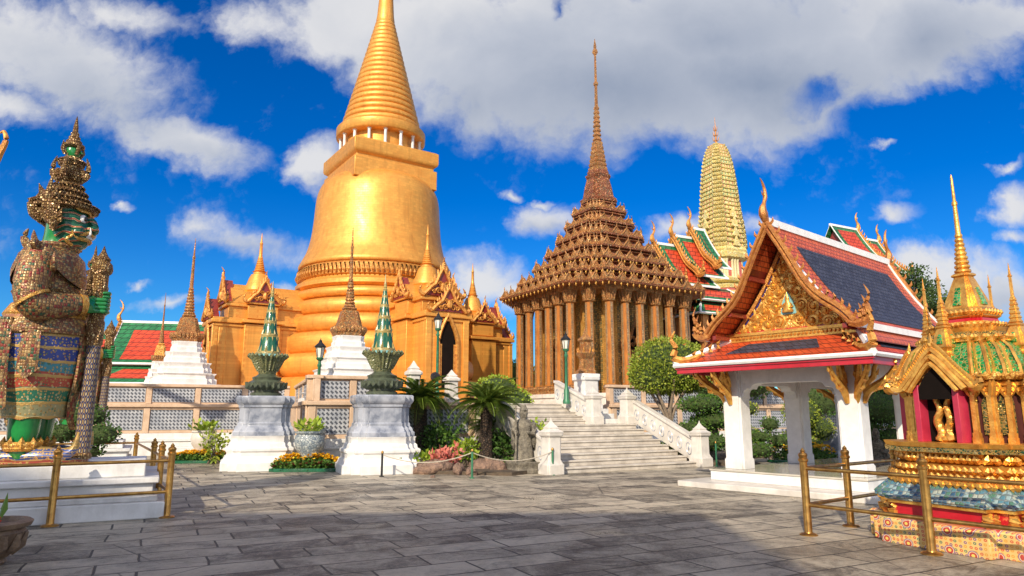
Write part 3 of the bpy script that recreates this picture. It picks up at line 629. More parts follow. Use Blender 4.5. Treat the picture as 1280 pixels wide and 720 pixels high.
def porch(parent, ang):
    t = sub('porch', parent, (0, 0, 0), ang); w = 1.25
    g = MB()
    g.b2(-w, w, -10.1, -4, 0, 4.75); g.b2(-w-.14, w+.14, -10.25, -4, 0, .85); g.b2(-w-.07, w+.07, -10.17, -4, .85, 1.0)
    g.b2(-w-.10, w+.10, -10.2, -4, 4.55, 4.68); g.b2(-w-.2, w+.2, -10.3, -4, 4.75, 4.95); g.b2(-w-.12, w+.12, -10.22, -4, 4.95, 5.06)
    g.b2(-w+.08, w-.08, -9.4, -4, 5.06, 5.75); g.b2(-w-.08, w+.08, -9.55, -4, 5.75, 5.9); g.b2(-w, w, -9.45, -4, 5.9, 6.02)
    # transept
    g.b2(-w-.42, w+.42, -8.55, -6.55, 0, 4.72); g.b2(-w-.6, w+.6, -8.72, -6.4, 4.78, 4.97); g.b2(-w-.3, w+.3, -8.4, -6.7, 5.06, 5.85); g.b2(-w-.42, w+.42, -8.5, -6.6, 5.9, 6.03)
    for sx in (-1, 1):
        g.b2(sx*(w-.28), sx*(w+.06), -10.2, -9.9, 1.0, 4.6)
        g.b2(sx*.52, sx*.68, -10.22, -9.95, .9, 3.7)
        g.b2(sx*(w+.03), sx*(w-.1), -9.85, -9.45, 1.0, 4.55); g.b2(sx*(w+.02), sx*(w-.1), -6.3, -5.9, 1.0, 4.55)
    g.build('walls', M['gold'], t, bevel=.02)
    g = MB(); g.ext([(-w*.95, 6.02), (w*.95, 6.02), (.5, 6.75), (0, 7.25), (-.5, 6.75)], (0, -6.9, 0), (1, 0, 0), (0, 0, 1), (0, -1, 0), 4.6)
    g.ext([(-.9, 6.02), (.9, 6.02), (.4, 6.7), (0, 7.0), (-.4, 6.7)], (0, -7.55, 0), (0, 1, 0), (0, 0, 1), (1, 0, 0), 3.0)
    g.build('roof', M['gold'], t)
    g = MB()
    little_gable(g, (0, -9.55, 6.02), 1.15, 1.55, (1, 0, 0)); little_gable(g, (0, -10.3, 5.06), 1.05, 1.3, (1, 0, 0), teeth=4)
    for sx in (-1, 1):
        little_gable(g, (sx*(w+.45), -7.55, 6.0), .95, 1.35, (0, sx, 0))
    g.build('pediment', [M['gold_trim'], M['lacquer_dark']], t)
    g = MB(); g.ext([(-.5, .9), (.5, .9), (.5, 3.4), (.32, 4.0), (0, 4.7), (-.32, 4.0), (-.5, 3.4)], (0, -10.13, 0), (1, 0, 0), (0, 0, 1), (0, -1, 0), .1)
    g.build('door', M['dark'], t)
    g = MB()
    for sx in (-1, 1):
        pa = curve([(sx*.56, -10.24, .9), (sx*.56, -10.24, 3.3), (sx*.4, -10.24, 4.1), (0, -10.24, 4.95)], 4); g.tube(pa, .09, 5)
        g.b2(sx*.36, sx*.52, -10.22, -10.12, .95, 3.3)
    g.build('door_frame', M['gold_trim'], t)
    g = MB(); g.prof([(.95, 5.9), (.95, 6.7)], SQ, (0, -7.55, 0)); mini_spire(g, (0, -7.55, 6.6), .82, 4.0); g.build('porch_spire', M['gold'], t)
    return t
p1 = porch(stupa, 0.0)
for k in (1, 2, 3):
    c = dup(p1, stupa); c.rotation_euler.z = k*math.pi/2
# ================================================================== MONDOP: brown columned hall with stepped spire
MXC, MYC, GM = 5.55, 42.0, R(30)
md = empty('columned_spire_hall', (MXC, MYC, 2.1), GM, 'square brown and gold hall ringed by tall columns under a tiered needle spire', 'temple hall'); md.scale = (1.07, 1.07, 1.0)
zb = 2.1
g = MB()
for r, z0_, z1_ in ((4.6, 0, .35), (4.42, .35, .5), (4.5, .5, .72)):
    g.prof([(r, z0_), (r, z1_)], redent(2, .13))
g.build('plinth', M['marble_light'], md, bevel=.015)
g = MB(); g.prof([(2.75, .72), (2.75, 6.55)], redent(2, .12)); g.build('walls', M['wall_mosaic'], md)
q = MB()
for k in range(4):
    q.M = Matrix.Rotation(k*math.pi/2, 4, 'Z')
    for x_ in (-1.95, -1.25, 1.25, 1.95): q.b2(x_-.13, x_+.13, -2.83, -2.7, .73, 6.5)
    for x_ in (-1.6, 1.6): q.ext([(x_-.2, .73), (x_+.2, .73), (x_+.2, 3.2), (x_, 3.9), (x_-.2, 3.2)], (0, -2.78, 0), (1, 0, 0), (0, 0, 1), (0, -1, 0), .1)
q.M = None; q.build('wall_pilasters', M['gold_bright'], md)
# doors on the four faces
for k in range(4):
    q = MB(); q.M = Matrix.Rotation(k*math.pi/2, 4, 'Z')
    q.b2(-.62, .62, -2.86, -2.7, .73, 3.3); little_gable(q, (0, -2.9, 3.3), .8, 1.5, (1, 0, 0), depth=.2)
    for sx in (-1, 1): q.b2(sx*.62, sx*.8, -2.95, -2.7, .73, 3.35)
    q.build('door', [M['bronze_fine'], M['dark']], md)
# columns
pos = []
hc = 3.98
for k in range(4):
    c, s_ = [(1, 0), (0, 1), (-1, 0), (0, -1)][k]
    for (x, y) in ((hc, -.64*hc), (hc, -.38*hc), (hc, -.13*hc), (hc, .13*hc), (hc, .38*hc), (hc, .64*hc), (.84*hc, .84*hc)):
        pos.append((x*c-y*s_, x*s_+y*c))
col0 = None
for i, (x, y) in enumerate(pos):
    if col0 is None:
        c0 = sub('column', md, (x, y, .72))
        q = MB(); q.prof([(.36, 0), (.36, .14), (.29, .18), (.34, .32), (.28, .40), (.29, .46)], redent(1, .25)); q.build('column_base', M['bronze_fine'], c0)
        q = MB(); q.prof([(.20, .46), (.18, 5.0)], redent(2, .2)); q.build('shaft', M['col_gold'], c0)
        q = MB()
        for a in range(4):
            q.M = Matrix.Rotation(a*math.pi/2, 4, 'Z'); q.b2(-.06, .06, -.212, -.17, .55, 4.9)
        q.build('glass_inlay', M['col_mosaic'], c0)
        q = MB(); q.prof([(.23, 5.0), (.29, 5.03), (.24, 5.08), (.26, 5.25), (.31, 5.5), (.36, 5.72), (.34, 5.75), (.34, 5.9)], redent(2, .18))
        for a in range(12):
            an = a*math.pi/6; q.tube([(.26*math.cos(an), .26*math.sin(an), 5.1), (.32*math.cos(an), .32*math.sin(an), 5.4), (.42*math.cos(an), .42*math.sin(an), 5.68)], [.05, .05, .01], 4)
        q.build('capital', M['bronze_fine'], c0); col0 = c0
    else:
        c = dup(col0, md); c.location = (x, y, .72)
g = MB(); g.prof([(3.45, 6.4), (4.28, 6.41), (4.28, 6.62), (4.42, 6.7), (3.4, 6.75)], redent(3, .1)); g.build('entablature', M['bronze_fine'], md)
# stepped roof
PL = redent(3, .10); bell0 = None
lv = [(4.85, 6.72), (4.0, 7.58), (3.28, 8.46), (2.68, 9.36), (2.14, 10.28), (1.70, 11.2), (1.32, 12.1), (.92, 12.9)]
for i in range(len(lv)-1):
    (h0, z0_), (h1, z1_) = lv[i], lv[i+1]
    rt = MB(); dz = z1_-z0_
    rt.prof([(h0*.93, z0_-.10), (h0, z0_-.06), (h0*1.01, z0_+.04), (h0*.97, z0_+.09), (h0*.93, z0_+.10), (h1*1.08, z0_+dz*.42), (h1*.90, z0_+dz*.45), (h1*.88, z0_+dz*.72), (h1*.98, z0_+dz*.76), (h1*.95, z0_+dz*.84), (h1*.88, z1_-.10)], PL)
    rt = rt.build('roof_tier', M['bronze'], md)
    q = MB(); th = .46 if i < 5 else .36
    # gabled antefixes all round the tier, larger in the middle and on the corners
    pl = [(x*h0*.99, y*h0*.99) for x, y in PL]; nP = len(pl)
    for j in range(nP):
        p, r_ = Vector((*pl[j], z0_+.06)), Vector((*pl[(j+1) % nP], z0_+.06)); L = (r_-p).length
        m = max(1, round(L/(.78 if i < 5 else .55))) if L > .3 else 1
        ax = (r_-p).normalized()
        for kx in range(m):
            c = p.lerp(r_, (kx+.5)/m); w = min(.30, L/m*.52)*(1.15 if L/m > .3 else 1)
            nr = ax.cross(Vector((0, 0, 1)))
            ci = c-nr*.13
            q.ext([(-w, 0), (0, th*.95), (w, 0)], ci, ax, (0, 0, 1), nr, .16)
            for sx in (-1, 1):
                q.tube([ci+ax*(sx*w)+nr*.09, ci+ax*(sx*w*.5)+nr*.09+Vector((0, 0, th*.5)), ci+nr*.09+Vector((0, 0, th))], [.055, .045, .03], 4)
                q.tube([ci+ax*(sx*w)+nr*.1, ci+ax*(sx*w*1.35)+nr*.13+Vector((0, 0, .12))], [.05, .006], 4)
            q.tube([ci+nr*.08+Vector((0, 0, th*.95)), ci+nr*.12+Vector((0, 0, th*1.3)), ci+nr*.08+Vector((0, 0, th*1.55))], [.04, .025, .005], 4)
    q.build('antefixes', M['bronze_fine'], rt)
    if i < 3:
        for j in range(nP):
            p, r_ = Vector((*pl[j], z0_-.16)), Vector((*pl[(j+1) % nP], z0_-.16)); m = max(1, round((r_-p).length/.40))
            for kx in range(m):
                c = p.lerp(r_, (kx+.5)/m)
                if bell0 is None:
                    q = MB(); q.prof([(.012, .12), (.03, .08), (.05, .0), (.04, -.02), (.01, -.11)][::-1], circ(6)); bell0 = q.build('eave_bell', M['gold_bright'], rt); bb = bell0
                else: bb = bell0.copy(); COL.objects.link(bb); bb.parent = rt
                bb.location = c
g = MB(); g.prof([(.90, 12.85), (.96, 13.05), (.80, 13.2), (.78, 13.35), (.70, 13.9), (.58, 14.5), (.62, 14.55), (.66, 14.7), (.54, 14.8), (.56, 14.95), (.46, 15.1)], redent(3, .13)); g.build('spire_base', M['bronze'], md)
pr = [(.48, 15.0)]
for i in range(7): 
    r0 = lerp(.45, .23, i/7); zz = lerp(15.05, 17.1, i/7); pr += [(r0, zz), (r0*1.08, zz+.08), (r0*1.05, zz+.2), (r0*.86, zz+.26)]
for i in range(8):
    r0 = lerp(.21, .12, i/8); zz = lerp(17.1, 19.6, i/8); pr += [(r0*.8, zz), (r0*1.1, zz+.06), (r0*1.05, zz+.16), (r0*.75, zz+.24)]
pr += [(.085, 19.65), (.07, 21.0), (.12, 21.05), (.12, 21.2), (.065, 21.3), (.05, 23.1), (.06, 23.2), (.15, 23.4), (.11, 23.6), (.06, 23.65), (.08, 23.8), (.01, 24.4)]
g = MB(); g.prof(pr, redent(2, .16), mi=0); g.build('needle_spire', M['bronze_fine'], md)
# ================================================================== PRANG (corn-cob tower) and the royal hall behind
PX, PY = 19.0, 60.0
pg = empty('corncob_tower', (PX, PY, 2.1), R(24), 'pale yellow and green tiled corn-cob tower behind the red gabled roofs', 'tower'); pg.scale = (.83, .83, 1.0)
M['prang'] = mosaic('pale_gold_porcelain', [(.84, .68, .26), (.80, .60, .18), (.86, .76, .40), (.74, .60, .22), (.62, .60, .24)], 6, (.68, .52, .20), .4, .05, .6, ew=.06, dist=.05)
M['prang_green'] = plain('green_porcelain', (.06, .34, .18), (.04, .22, .10), .3, 0, 4, .1)
M['prang_pink'] = plain('pink_red_porcelain', (.52, .14, .12), (.42, .10, .08), .4, 0, 4, .1)
M['prang_light'] = plain('cream_porcelain', (.70, .62, .38), (.58, .48, .24), .35, 0, 6, .3, .04)
PP = redent(4, .10)
g = MB(); g.prof([(3.0, 0), (3.0, 7.2), (2.3, 7.4), (2.3, 10.4), (2.15, 10.5)], PP); g.build('lower_body', M['prang_pink'], pg)
g = MB()
for z, r in ((7.3, 2.6), (8.1, 2.45), (8.9, 2.4), (9.7, 2.5), (10.3, 2.35), (11.0, 2.0)):
    g.prof([(r*.85, z), (r, z+.1), (r*1.03, z+.35), (r*.9, z+.5)], PP)
g.build('band', M['prang'], pg)
g = MB(); g.prof([(1.7, 11.3), (1.7, 13.1)], PP); g.build('colonnade_wall', M['prang_pink'], pg)
cq = MB(); cq.prof([(.17, 0), (.14, .1), (.13, 1.5), (.2, 1.7)], circ(8)); first = None
for x, y in [(x*1.78, y*1.78) for x, y in PP[::2]]+[(k*.36, s_*1.8) for k in (-1, 0, 1) for s_ in (1, -1)]+[(s_*1.8, k*.36) for k in (-1, 0, 1) for s_ in (1, -1)]:
    if first is None: first = cq.build('column', M['prang_light'], pg); c = first
    else: c = dup(first, pg)
    c.location = (x, y, 11.35)
g = MB(); g.prof([(1.8, 13.0), (2.2, 13.2), (2.3, 13.6), (2.15, 13.7), (2.25, 13.9), (2.1, 14.2)], PP); g.build('cornice', M['prang'], pg)
rs = [(14.1, 2.12), (15.0, 2.08), (15.9, 2.0), (16.8, 1.88), (17.6, 1.78), (18.4, 1.70), (19.2, 1.64), (20.0, 1.57), (20.8, 1.49), (21.6, 1.39), (22.4, 1.26), (23.1, 1.10), (23.7, .88), (24.2, .6)]
rs2 = []
for (za, ra), (zc, rc) in zip(rs[:-1], rs[1:]): rs2 += [(za, ra), ((za+zc)/2, (ra+rc)/2+.012)]
rs = rs2+[rs[-1]]
for i in range(len(rs)-1):
    (za, ra), (zc, rc) = rs[i], rs[i+1]; q = MB(); h = zc-za
    q.prof([(ra*.9, za), (ra*1.0, za+h*.08), (ra*1.02, za+h*.35), (ra*.93, za+h*.42), (ra*.92, za+h*.92), (rc*.9, zc)], PP, mi=0)
    for j, (x, y) in enumerate(PP):
        q.tube([(x*ra*1.02, y*ra*1.02, za+h*.25), (x*ra*1.08, y*ra*1.08, za+h*.6), (x*ra*1.02, y*ra*1.02, za+h*.98)], [.08, .07, .02], 4, 0)
    for k in range(4):
        q.M = Matrix.Rotation(k*math.pi/2, 4, 'Z')
        for u_ in (-.42, -.14, .14, .42):
            q.b2(u_*ra-.055, u_*ra+.055, -ra*.93, -ra*.8, za+h*.42, za+h*.84, 1 if i in (11, 12, 15, 16, 19, 20) else 2)
    if i < 8 and i % 2 == 0:
        for k in range(4):
            q.M = Matrix.Rotation(k*math.pi/2, 4, 'Z'); q.ext([(-.45, 0), (.45, 0), (0, .9)], (0, -ra*1.06, za+.1), (1, 0, 0), (0, 0, 1), (0, -1, 0), .2, 0)
    q.M = None
    q.build('tier', [M['prang'], M['prang_green'], M['prang_pink']], pg)
g = MB(); g.tube([(0, 0, 24.1), (0, 0, 25.2), (0, 0, 27.0)], [.12, .07, .02], 6)
for z, r in ((24.8, .42), (25.3, .34), (25.8, .24)):
    for k in range(6):
        a = k*math.pi/3; g.tube([(0, 0, z-.2), (r*.7*math.cos(a), r*.7*math.sin(a), z-.1), (r*math.cos(a), r*math.sin(a), z+.3)], [.05, .04, .01], 4)
g.build('trident_finial', M['col_gold'], pg)

def chofa(g, c, out, h, mi=0, w=.1, side=None):
    """slender bird-like ridge finial leaning along out"""
    c, o_ = Vector(c), Vector(out).normalized(); U = Vector((0, 0, 1))
    P = [c-U*h*.10-o_*h*.02, c+U*h*.08+o_*h*.09, c+U*h*.24+o_*h*.10, c+U*h*.38+o_*h*.02, c+U*h*.55-o_*h*.05, c+U*h*.74-o_*h*.04, c+U*h*.9+o_*h*.04, c+U*h+o_*h*.14]
    pa = curve(P, 4); g.tube(pa, radl(len(pa), w*1.0, w*1.5, w*1.1, w*.6, w*.7, w*.5, w*.35, w*.05), 6, mi, up=o_.cross(U))
    g.tube([P[4]+o_*w*.3, P[4]+o_*w*1.6+U*w*.6, P[4]+o_*w*2.2+U*w*1.8], [w*.4, w*.3, w*.03], 4, mi)
def hanghong(g, c, out, h, mi=0, w=.1):
    """flame shaped naga head at the lower end of a gable"""
    c, o_ = Vector(c), Vector(out).normalized(); U = Vector((0, 0, 1))
    for k, (s_, hh) in enumerate(((1, 1), (.72, .72), (.42, .5))):
        P = [c-o_*h*.15, c+o_*h*.18*s_-U*h*.05, c+o_*h*.40*s_+U*h*.12*hh, c+o_*h*.34*s_+U*h*.45*hh, c+o_*h*.42*s_+U*h*.72*hh, c+o_*h*.30*s_+U*h*hh]
        pa = curve(P, 3); g.tube(pa, radl(len(pa), w*1.3, w*1.5, w*1.2, w*.9, w*.5, w*.05), 5, mi)
def gable_roof(parent, w, h, y0, y1, z0, mats, over=.35, sag=.16, border=.28, ends=(True, True), name='roof', chof=1.4, ped=True, gold='gold_trim', hip=None, bw=.13):
    """steep concave Thai gable roof in local axes: ridge along y, eaves at x = +-w"""
    field, rim, white = mats
    def px(t): return (w*t, z0+h*((1-t)-sag*4*t*(1-t)*.6))
    rf = MB(); N = 8
    for sx in (-1, 1):
        top = [(sx*px(i/N)[0], px(i/N)[1]) for i in range(N+1)]
        ya, yb = y0, y1
        rings = [[(x, ya, z), (x, yb, z), (x, yb, z-.09), (x, ya, z-.09)] for x, z in top]
        rf.loft(rings, 0)
        # inner field of another colour, a sheet on top
        t0, t1 = (border*.75)/h, 1-(border*.9)/math.hypot(w, h)
        yy0, yy1 = ya+border*1.6, yb-border*1.6
        fl = []
        for i in range(N+1):
            t = lerp(t0, t1, i/N); x, z = px(t); fl.append([(sx*(x+.012), yy0, z+.012), (sx*(x+.012), yy1, z+.012), (sx*x, yy1, z-.01), (sx*x, yy0, z-.01)])
        rf.loft(fl, 1)
    ro = rf.build(name, [rim, field], parent)
    g = MB(); g.b2(-.065, .065, y0-.02, y1+.02, z0+h-.08, z0+h+.10)
    for sx in (-1, 1):
        g.b2(sx*(w-.02), sx*(w+.07), y0, y1, z0-.09, z0+.05)
        for yv, sg in ((y0, 1), (y1, -1)):
            pts = [(sx*px(i/N)[0], px(i/N)[1]) for i in range(N+1)]
            g.loft([[(x, yv, z-.02), (x, yv+sg*.11, z-.02), (x, yv+sg*.11, z+.06), (x, yv, z+.06)] for x, z in pts])
    g.build('ridge_and_verge', white, ro)
    for e, (yv, sg) in enumerate(((y0, -1), (y1, 1))):
        if not ends[e]: continue
        q = MB(); N2_ = 14
        for sx in (-1, 1):
            P = []
            for i in range(N2_+1):
                t = i/N2_; x, z = px(t); wob = .05*h*math.sin(t*math.pi*3)*(.3+.7*t)
                P.append(Vector((sx*(x+wob*.35), yv+sg*.05, z+.04+wob*.5)))
            q.tube(P, radl(len(P), bw*.85, bw), 6, up=(0, 1, 0), flat=.8)
            q.tube([p-Vector((sx*bw*.9, -sg*.02, bw*1.1)) for p in P], bw*.5, 5, up=(0, 1, 0))
            for i in range(N2_*1):
                p = P[i].lerp(P[i+1], .5); d = (P[i+1]-P[i]).normalized(); nrm = Vector((sx*abs(d.z), 0, abs(d.x)))
                q.tube([p+nrm*bw*.5, p+nrm*bw*1.6-d*bw*.3, p+nrm*bw*2.3-d*bw*1.3], [bw*.55, bw*.45, bw*.04], 4)
            hanghong(q, P[-1]+Vector((0, 0, -.02)), (sx, 0, 0), h*.30, w=bw*.75)
        chofa(q, (0, yv+sg*.06, z0+h+.1), (0, sg, 0), chof, w=bw*.9)
        q.build('bargeboard', M[gold], ro)
    return ro
def hall_roofs(label, loc, rz, tiers, w, h, z0, body, fmat, rmat):   # gables at their near ends
    t = empty('royal_hall', loc, rz, label, 'temple hall')
    for (y0, y1, dz, dw) in tiers:
        gable_roof(t, w+dw, h, y0, y1, z0+dz, (M[fmat], M[rmat], M['white_trim']), border=.4, chof=1.5, bw=.14, ends=(True, False))
        q = MB(); q.ext([(-w*.80, 0), (w*.80, 0), (w*.36, h*.40), (0, h*.84), (-w*.36, h*.40)], (0, y0+.40, z0+dz), (1, 0, 0), (0, 0, 1), (0, -1, 0), .12); q.build('gable_end', M['lacquer_dark'], t)
        q = MB(); little_gable(q, (0, y0+.28, z0+dz+.02), w*.62, h*.62, (1, 0, 0), depth=.1); q.build('pediment', [M['gold_bright'], M['bronze']], t)
        if y1 > 6:
            q = MB(); q.ext([(-w*.80, 0), (w*.80, 0), (w*.36, h*.40), (0, h*.84), (-w*.36, h*.40)], (0, y1-.40, z0+dz), (1, 0, 0), (0, 0, 1), (0, 1, 0), .12); q.build('gable_end', M['lacquer_dark'], t)
    return t
# local y runs along A28 (ridge), local x along -B28
RZ_R = math.atan2(A28.y, A28.x)-math.pi/2
def skirt(t, w0, w1, y0, y1, zt, zbm, fm, rm, nm='skirt_roof'):
    q = MB()
    a = [(w0, y0), (w0, y1), (-w0, y1), (-w0, y0)]; dy = w1-w0
    b = [(w1, y0-dy), (w1, y1+dy), (-w1, y1+dy), (-w1, y0-dy)]
    for j in range(4):
        k = (j+1) % 4
        q.add([(*a[j], zt), (*a[k], zt), (*b[k], zbm), (*b[j], zbm), (*a[j], zt-.1), (*a[k], zt-.1), (*b[k], zbm-.1), (*b[j], zbm-.1)], [(0, 3, 2, 1), (4, 5, 6, 7), (3, 7, 6, 2)], 0)
        def ip(u_, v_): 
            p = Vector((*a[j], zt)).lerp(Vector((*a[k], zt)), u_); r_ = Vector((*b[j], zbm)).lerp(Vector((*b[k], zbm)), u_); return p.lerp(r_, v_)+Vector((0, 0, .012))
        q.add([tuple(ip(u_, v_)) for u_, v_ in ((.08, .22), (.92, .22), (.92, .75), (.08, .75))], [(0, 3, 2, 1)], 1)
    o = q.build(nm, [rm, fm], t)
    q = MB()
    for j in range(4):
        k = (j+1) % 4
        q.tube([(*b[j], zbm), (*b[k], zbm)], .07, 4); q.tube([(*a[j], zt), (*b[j], zbm)], .08, 4)
    q.build('white_edge', M['white_trim'], o); return o
hl = Vector((9.9, 46.0, 2.1))
t = hall_roofs('tiered red and green gabled hall between the columned spire hall and corn-cob tower', hl, RZ_R,
   [(0, 3.2, 8.0, 0), (1.7, 4.2, 8.75, -.15), (3.4, 4.7, 9.5, -.3)], 2.65, 3.3, 0, None, 'tile_far_red', 'tile_far_green')
skirt(t, 2.3, 3.6, 1.2, 4.2, 8.0, 6.9, M['tile_far_red'], M['tile_far_green']); skirt(t, 3.2, 4.2, .9, 4.6, 6.75, 5.9, M['tile_far_red'], M['tile_far_green'])
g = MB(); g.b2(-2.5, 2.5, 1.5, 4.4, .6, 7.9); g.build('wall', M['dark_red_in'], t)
g = MB(); g.b2(-3.4, 3.4, .6, 5.2, 0, .6); g.build('plinth', M['marble_light'], t)
c0 = None
for (x, y) in [(sx*3.5, yv) for sx in (-1, 1) for yv in (.7, 2.7, 4.7)]+[(-1.2, .7), (1.2, .7)]:
    if c0 is None:
        q = MB(); q.prof([(.3, .6), (.3, .8), (.2, .9), (.19, 5.2), (.3, 5.6), (.3, 5.95)], redent(1, .2)); c0 = q.build('column', M['col_gold'], t); c = c0
    else: c = dup(c0, t)
    c.location = (x, y, 0)
# the further hall whose ridge ends show above the open pavilion
hp = at(1097, 300, 58.0)
t = hall_roofs('far red and green roof with two white swept ridges above the open pavilion', (hp.x, hp.y, 2.1), RZ_R+math.pi,
   [(0, 3.4, 11.2, 0), (2.7, 6.2, 11.9, -.1)], 2.4, 3.3, 0, None, 'tile_far_red', 'tile_far_green')
g = MB(); g.b2(-2.2, 2.2, .6, 6.3, 0, 11.3); g.build('wall', M['lacquer_dark'], t)

# ================================================================== far left gallery roofs
def gallery(label, p, rz, L, zt, h, w, chof=1.5, ends=(True, False)):
    t = empty('gallery_building', p, rz, label, 'temple building')
    # ridge along local y
    gable_roof(t, w, h, 0, L, zt-h, (M['tile_far_red'], M['tile_far_green'], M['white_trim']), border=.7, chof=chof, bw=.13, ends=ends)
    q = MB(); q.b2(-w*.8, w*.8, .5, L, 0, zt-h); q.build('wall', M['white'], t)
    skirt(t, w*.9, w*1.5, .3, L, zt-h-.15, zt-h-1.5, M['tile_far_red'], M['tile_far_green'])
    return t
q0 = at(152, 402, 52.0)
gallery('long red and green tiled gallery roof behind the leftmost white stepped base', (q0.x, q0.y, 0), R(-78), 22, q0.z, 3.4, 3.6, 1.6)
q1 = at(112, 408, 56.0)
gallery('lower red gallery roof at the far left beside the guardian statue club', (q1.x-8, q1.y+3, 0), R(-80), 9.5, q1.z, 3.0, 3.2, 1.2, (False, False))
# hall at the left edge: only its roof finial reaches into the picture
fp = at(2, 195, 20.0)
t = empty('temple_hall', (fp.x-9.2, 20.0, 0), R(0), 'gilded hooked roof finial at the left edge above the guardian statue', 'temple hall')
g = MB(); g.b2(-6, 1.2, 0, 8, 0, fp.z-1.5); g.build('wall', M['white'], t, bevel=.03)
g = MB(); g.tube([(2, 0, fp.z+2.2), (6, 0, fp.z-.6), (8.6, 0, fp.z-1.35)], [.2, .15, .12], 5); g.ext([(-6.5, fp.z-1.6), (2.9, fp.z-1.6), (2.9, fp.z-1.4), (-1, fp.z+3), (-6.5, fp.z-1.4)], (0, 4, 0), (1, 0, 0), (0, 0, 1), (0, -1, 0), 9.0); g.build('roof', M['tile_red'], t)
g = MB(); b0 = Vector((8.95, 0, fp.z-.25))
pa = curve([b0+Vector((-.9, 0, -1.2)), b0+Vector((-.35, 0, -.6)), b0+Vector((-.02, 0, -.1)), b0+Vector((.18, 0, .35)), b0+Vector((.32, 0, .75)), b0+Vector((.22, 0, 1.05)), b0+Vector((.10, 0, 1.0))], 5); g.tube(pa, radl(len(pa), .2, .2, .14, .09, .06, .02), 7)
g.build('finial', M['gold_trim'], t)
# big hall behind the camera; its shadow lies over the left of the courtyard
t = empty('great_hall', (-22.0, -12, 0), 0, 'great tiled hall across the courtyard casting the broad shade on the paving', 'temple hall')
g = MB(); g.b2(-14, 16.2, -14, 0, 0, 12.0); g.build('wall', M['white'], t, bevel=.05)
g = MB(); g.ext([(-15, 12.05), (16.6, 12.05), (16.2, 16.0), (-15, 16.0)], (0, -7, 0), (1, 0, 0), (0, 0, 1), (0, -1, 0), 13.0); g.build('roof', M['tile_red'], t)
# ================================================================== OPEN PAVILION (sala)
sa = empty('open_pavilion', (6.5, 16.15, 0), R(-50), 'open white pavilion with gilded gable and red and dark blue tiled roof', 'pavilion')
W2, LD = 1.42, 6.0
g = MB(); g.b2(-2.3, 2.3, -1.35, 7.4, 0, .14); g.build('bottom_step', M['marble_light'], sa, bevel=.02)
g = MB(); g.b2(-1.85, 1.85, -.62, 6.7, .14, .36); g.build('platform', M['white'], sa, bevel=.015)
M['floor_polish'] = plain('polished_marble_floor', (.52, .48, .40), (.40, .37, .31), .12, 0, 2.5, .03, .01)
g = MB(); g.b2(-1.87, 1.87, -.64, 6.72, .36, .40); g.build('floor', M['floor_polish'], sa, bevel=.01)
cm = None
for sx in (-1, 1):
    for y in (0, 3.0, 6.0):
        if cm is None:
            cm = MB(); cm.prof([(.27, .40), (.27, .62), (.245, .66), (.245, 2.05), (.27, 2.12), (.25, 2.2), (.25, 2.9)], redent(1, .18)); cm = cm.build('column', M['white'], sa, bevel=.01); c = cm
        else: c = dup(cm, sa)
        c.location = (sx*W2, y, 0)
def arch(g, L, z0, z1, o, ax, nr, t=.30):
    r = .28; pts = [(.26, z0-.45)]
    pts = [(0.0, z1), (0.0, z0-.30), (.30, z0-.30), (.30, z0-.22), (.34, z0-.14), (.42, z0-.1), (.5, z0-.12), (.56, z0-.02), (.70, z0+.02)]
    pts = pts+[(L-x, z) for x, z in pts[::-1]]
    g.ext(pts, o, ax, (0, 0, 1), nr, t)
g = MB()
arch(g, 2*W2, 2.42, 2.9, (-W2, 0, 0), (1, 0, 0), (0, -1, 0)); arch(g, 2*W2, 2.42, 2.9, (-W2, 6, 0), (1, 0, 0), (0, -1, 0))
for sx in (-1, 1):
    for y in (0, 3): arch(g, 3, 2.42, 2.9, (sx*W2, y, 0), (0, 1, 0), (1, 0, 0))
g.build('arched_beam', M['white'], sa, bevel=.01)
g = MB(); g.b2(-2.2, 2.2, -.8, 6.8, 2.93, 2.99); g.build('ceiling', M['white'], sa)
# eaves: red fascia, white edge, skirt roof
E = 2.37
g = MB()
g.b2(-E, E, -1.08, -1.0, 2.70, 2.86); g.b2(-E, E, 7.0, 7.08, 2.70, 2.86); g.b2(-E, -E+.08, -1.0, 7.0, 2.70, 2.86); g.b2(E-.08, E, -1.0, 7.0, 2.70, 2.86)
g.b2(-E-.03, E+.03, -1.11, -1.0, 2.80, 2.862)
g.build('fascia', M['lacquer'], sa, bevel=.008)
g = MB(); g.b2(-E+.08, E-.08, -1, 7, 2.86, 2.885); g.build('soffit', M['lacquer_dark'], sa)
def slope(g, pts, mi): g.add(pts, [(0, 1, 2, 3), (7, 6, 5, 4), (0, 4, 5, 1), (1, 5, 6, 2), (2, 6, 7, 3), (3, 7, 4, 0)], mi)
x0, x1, zT, zB = 1.62, E+.04, 3.52, 2.90
a = [(x0, .18), (x0, 6.15), (-x0, 6.15), (-x0, .18)]; b = [(x1, -1.12), (x1, 7.12), (-x1, 7.12), (-x1, -1.12)]
g = MB(); we = MB()
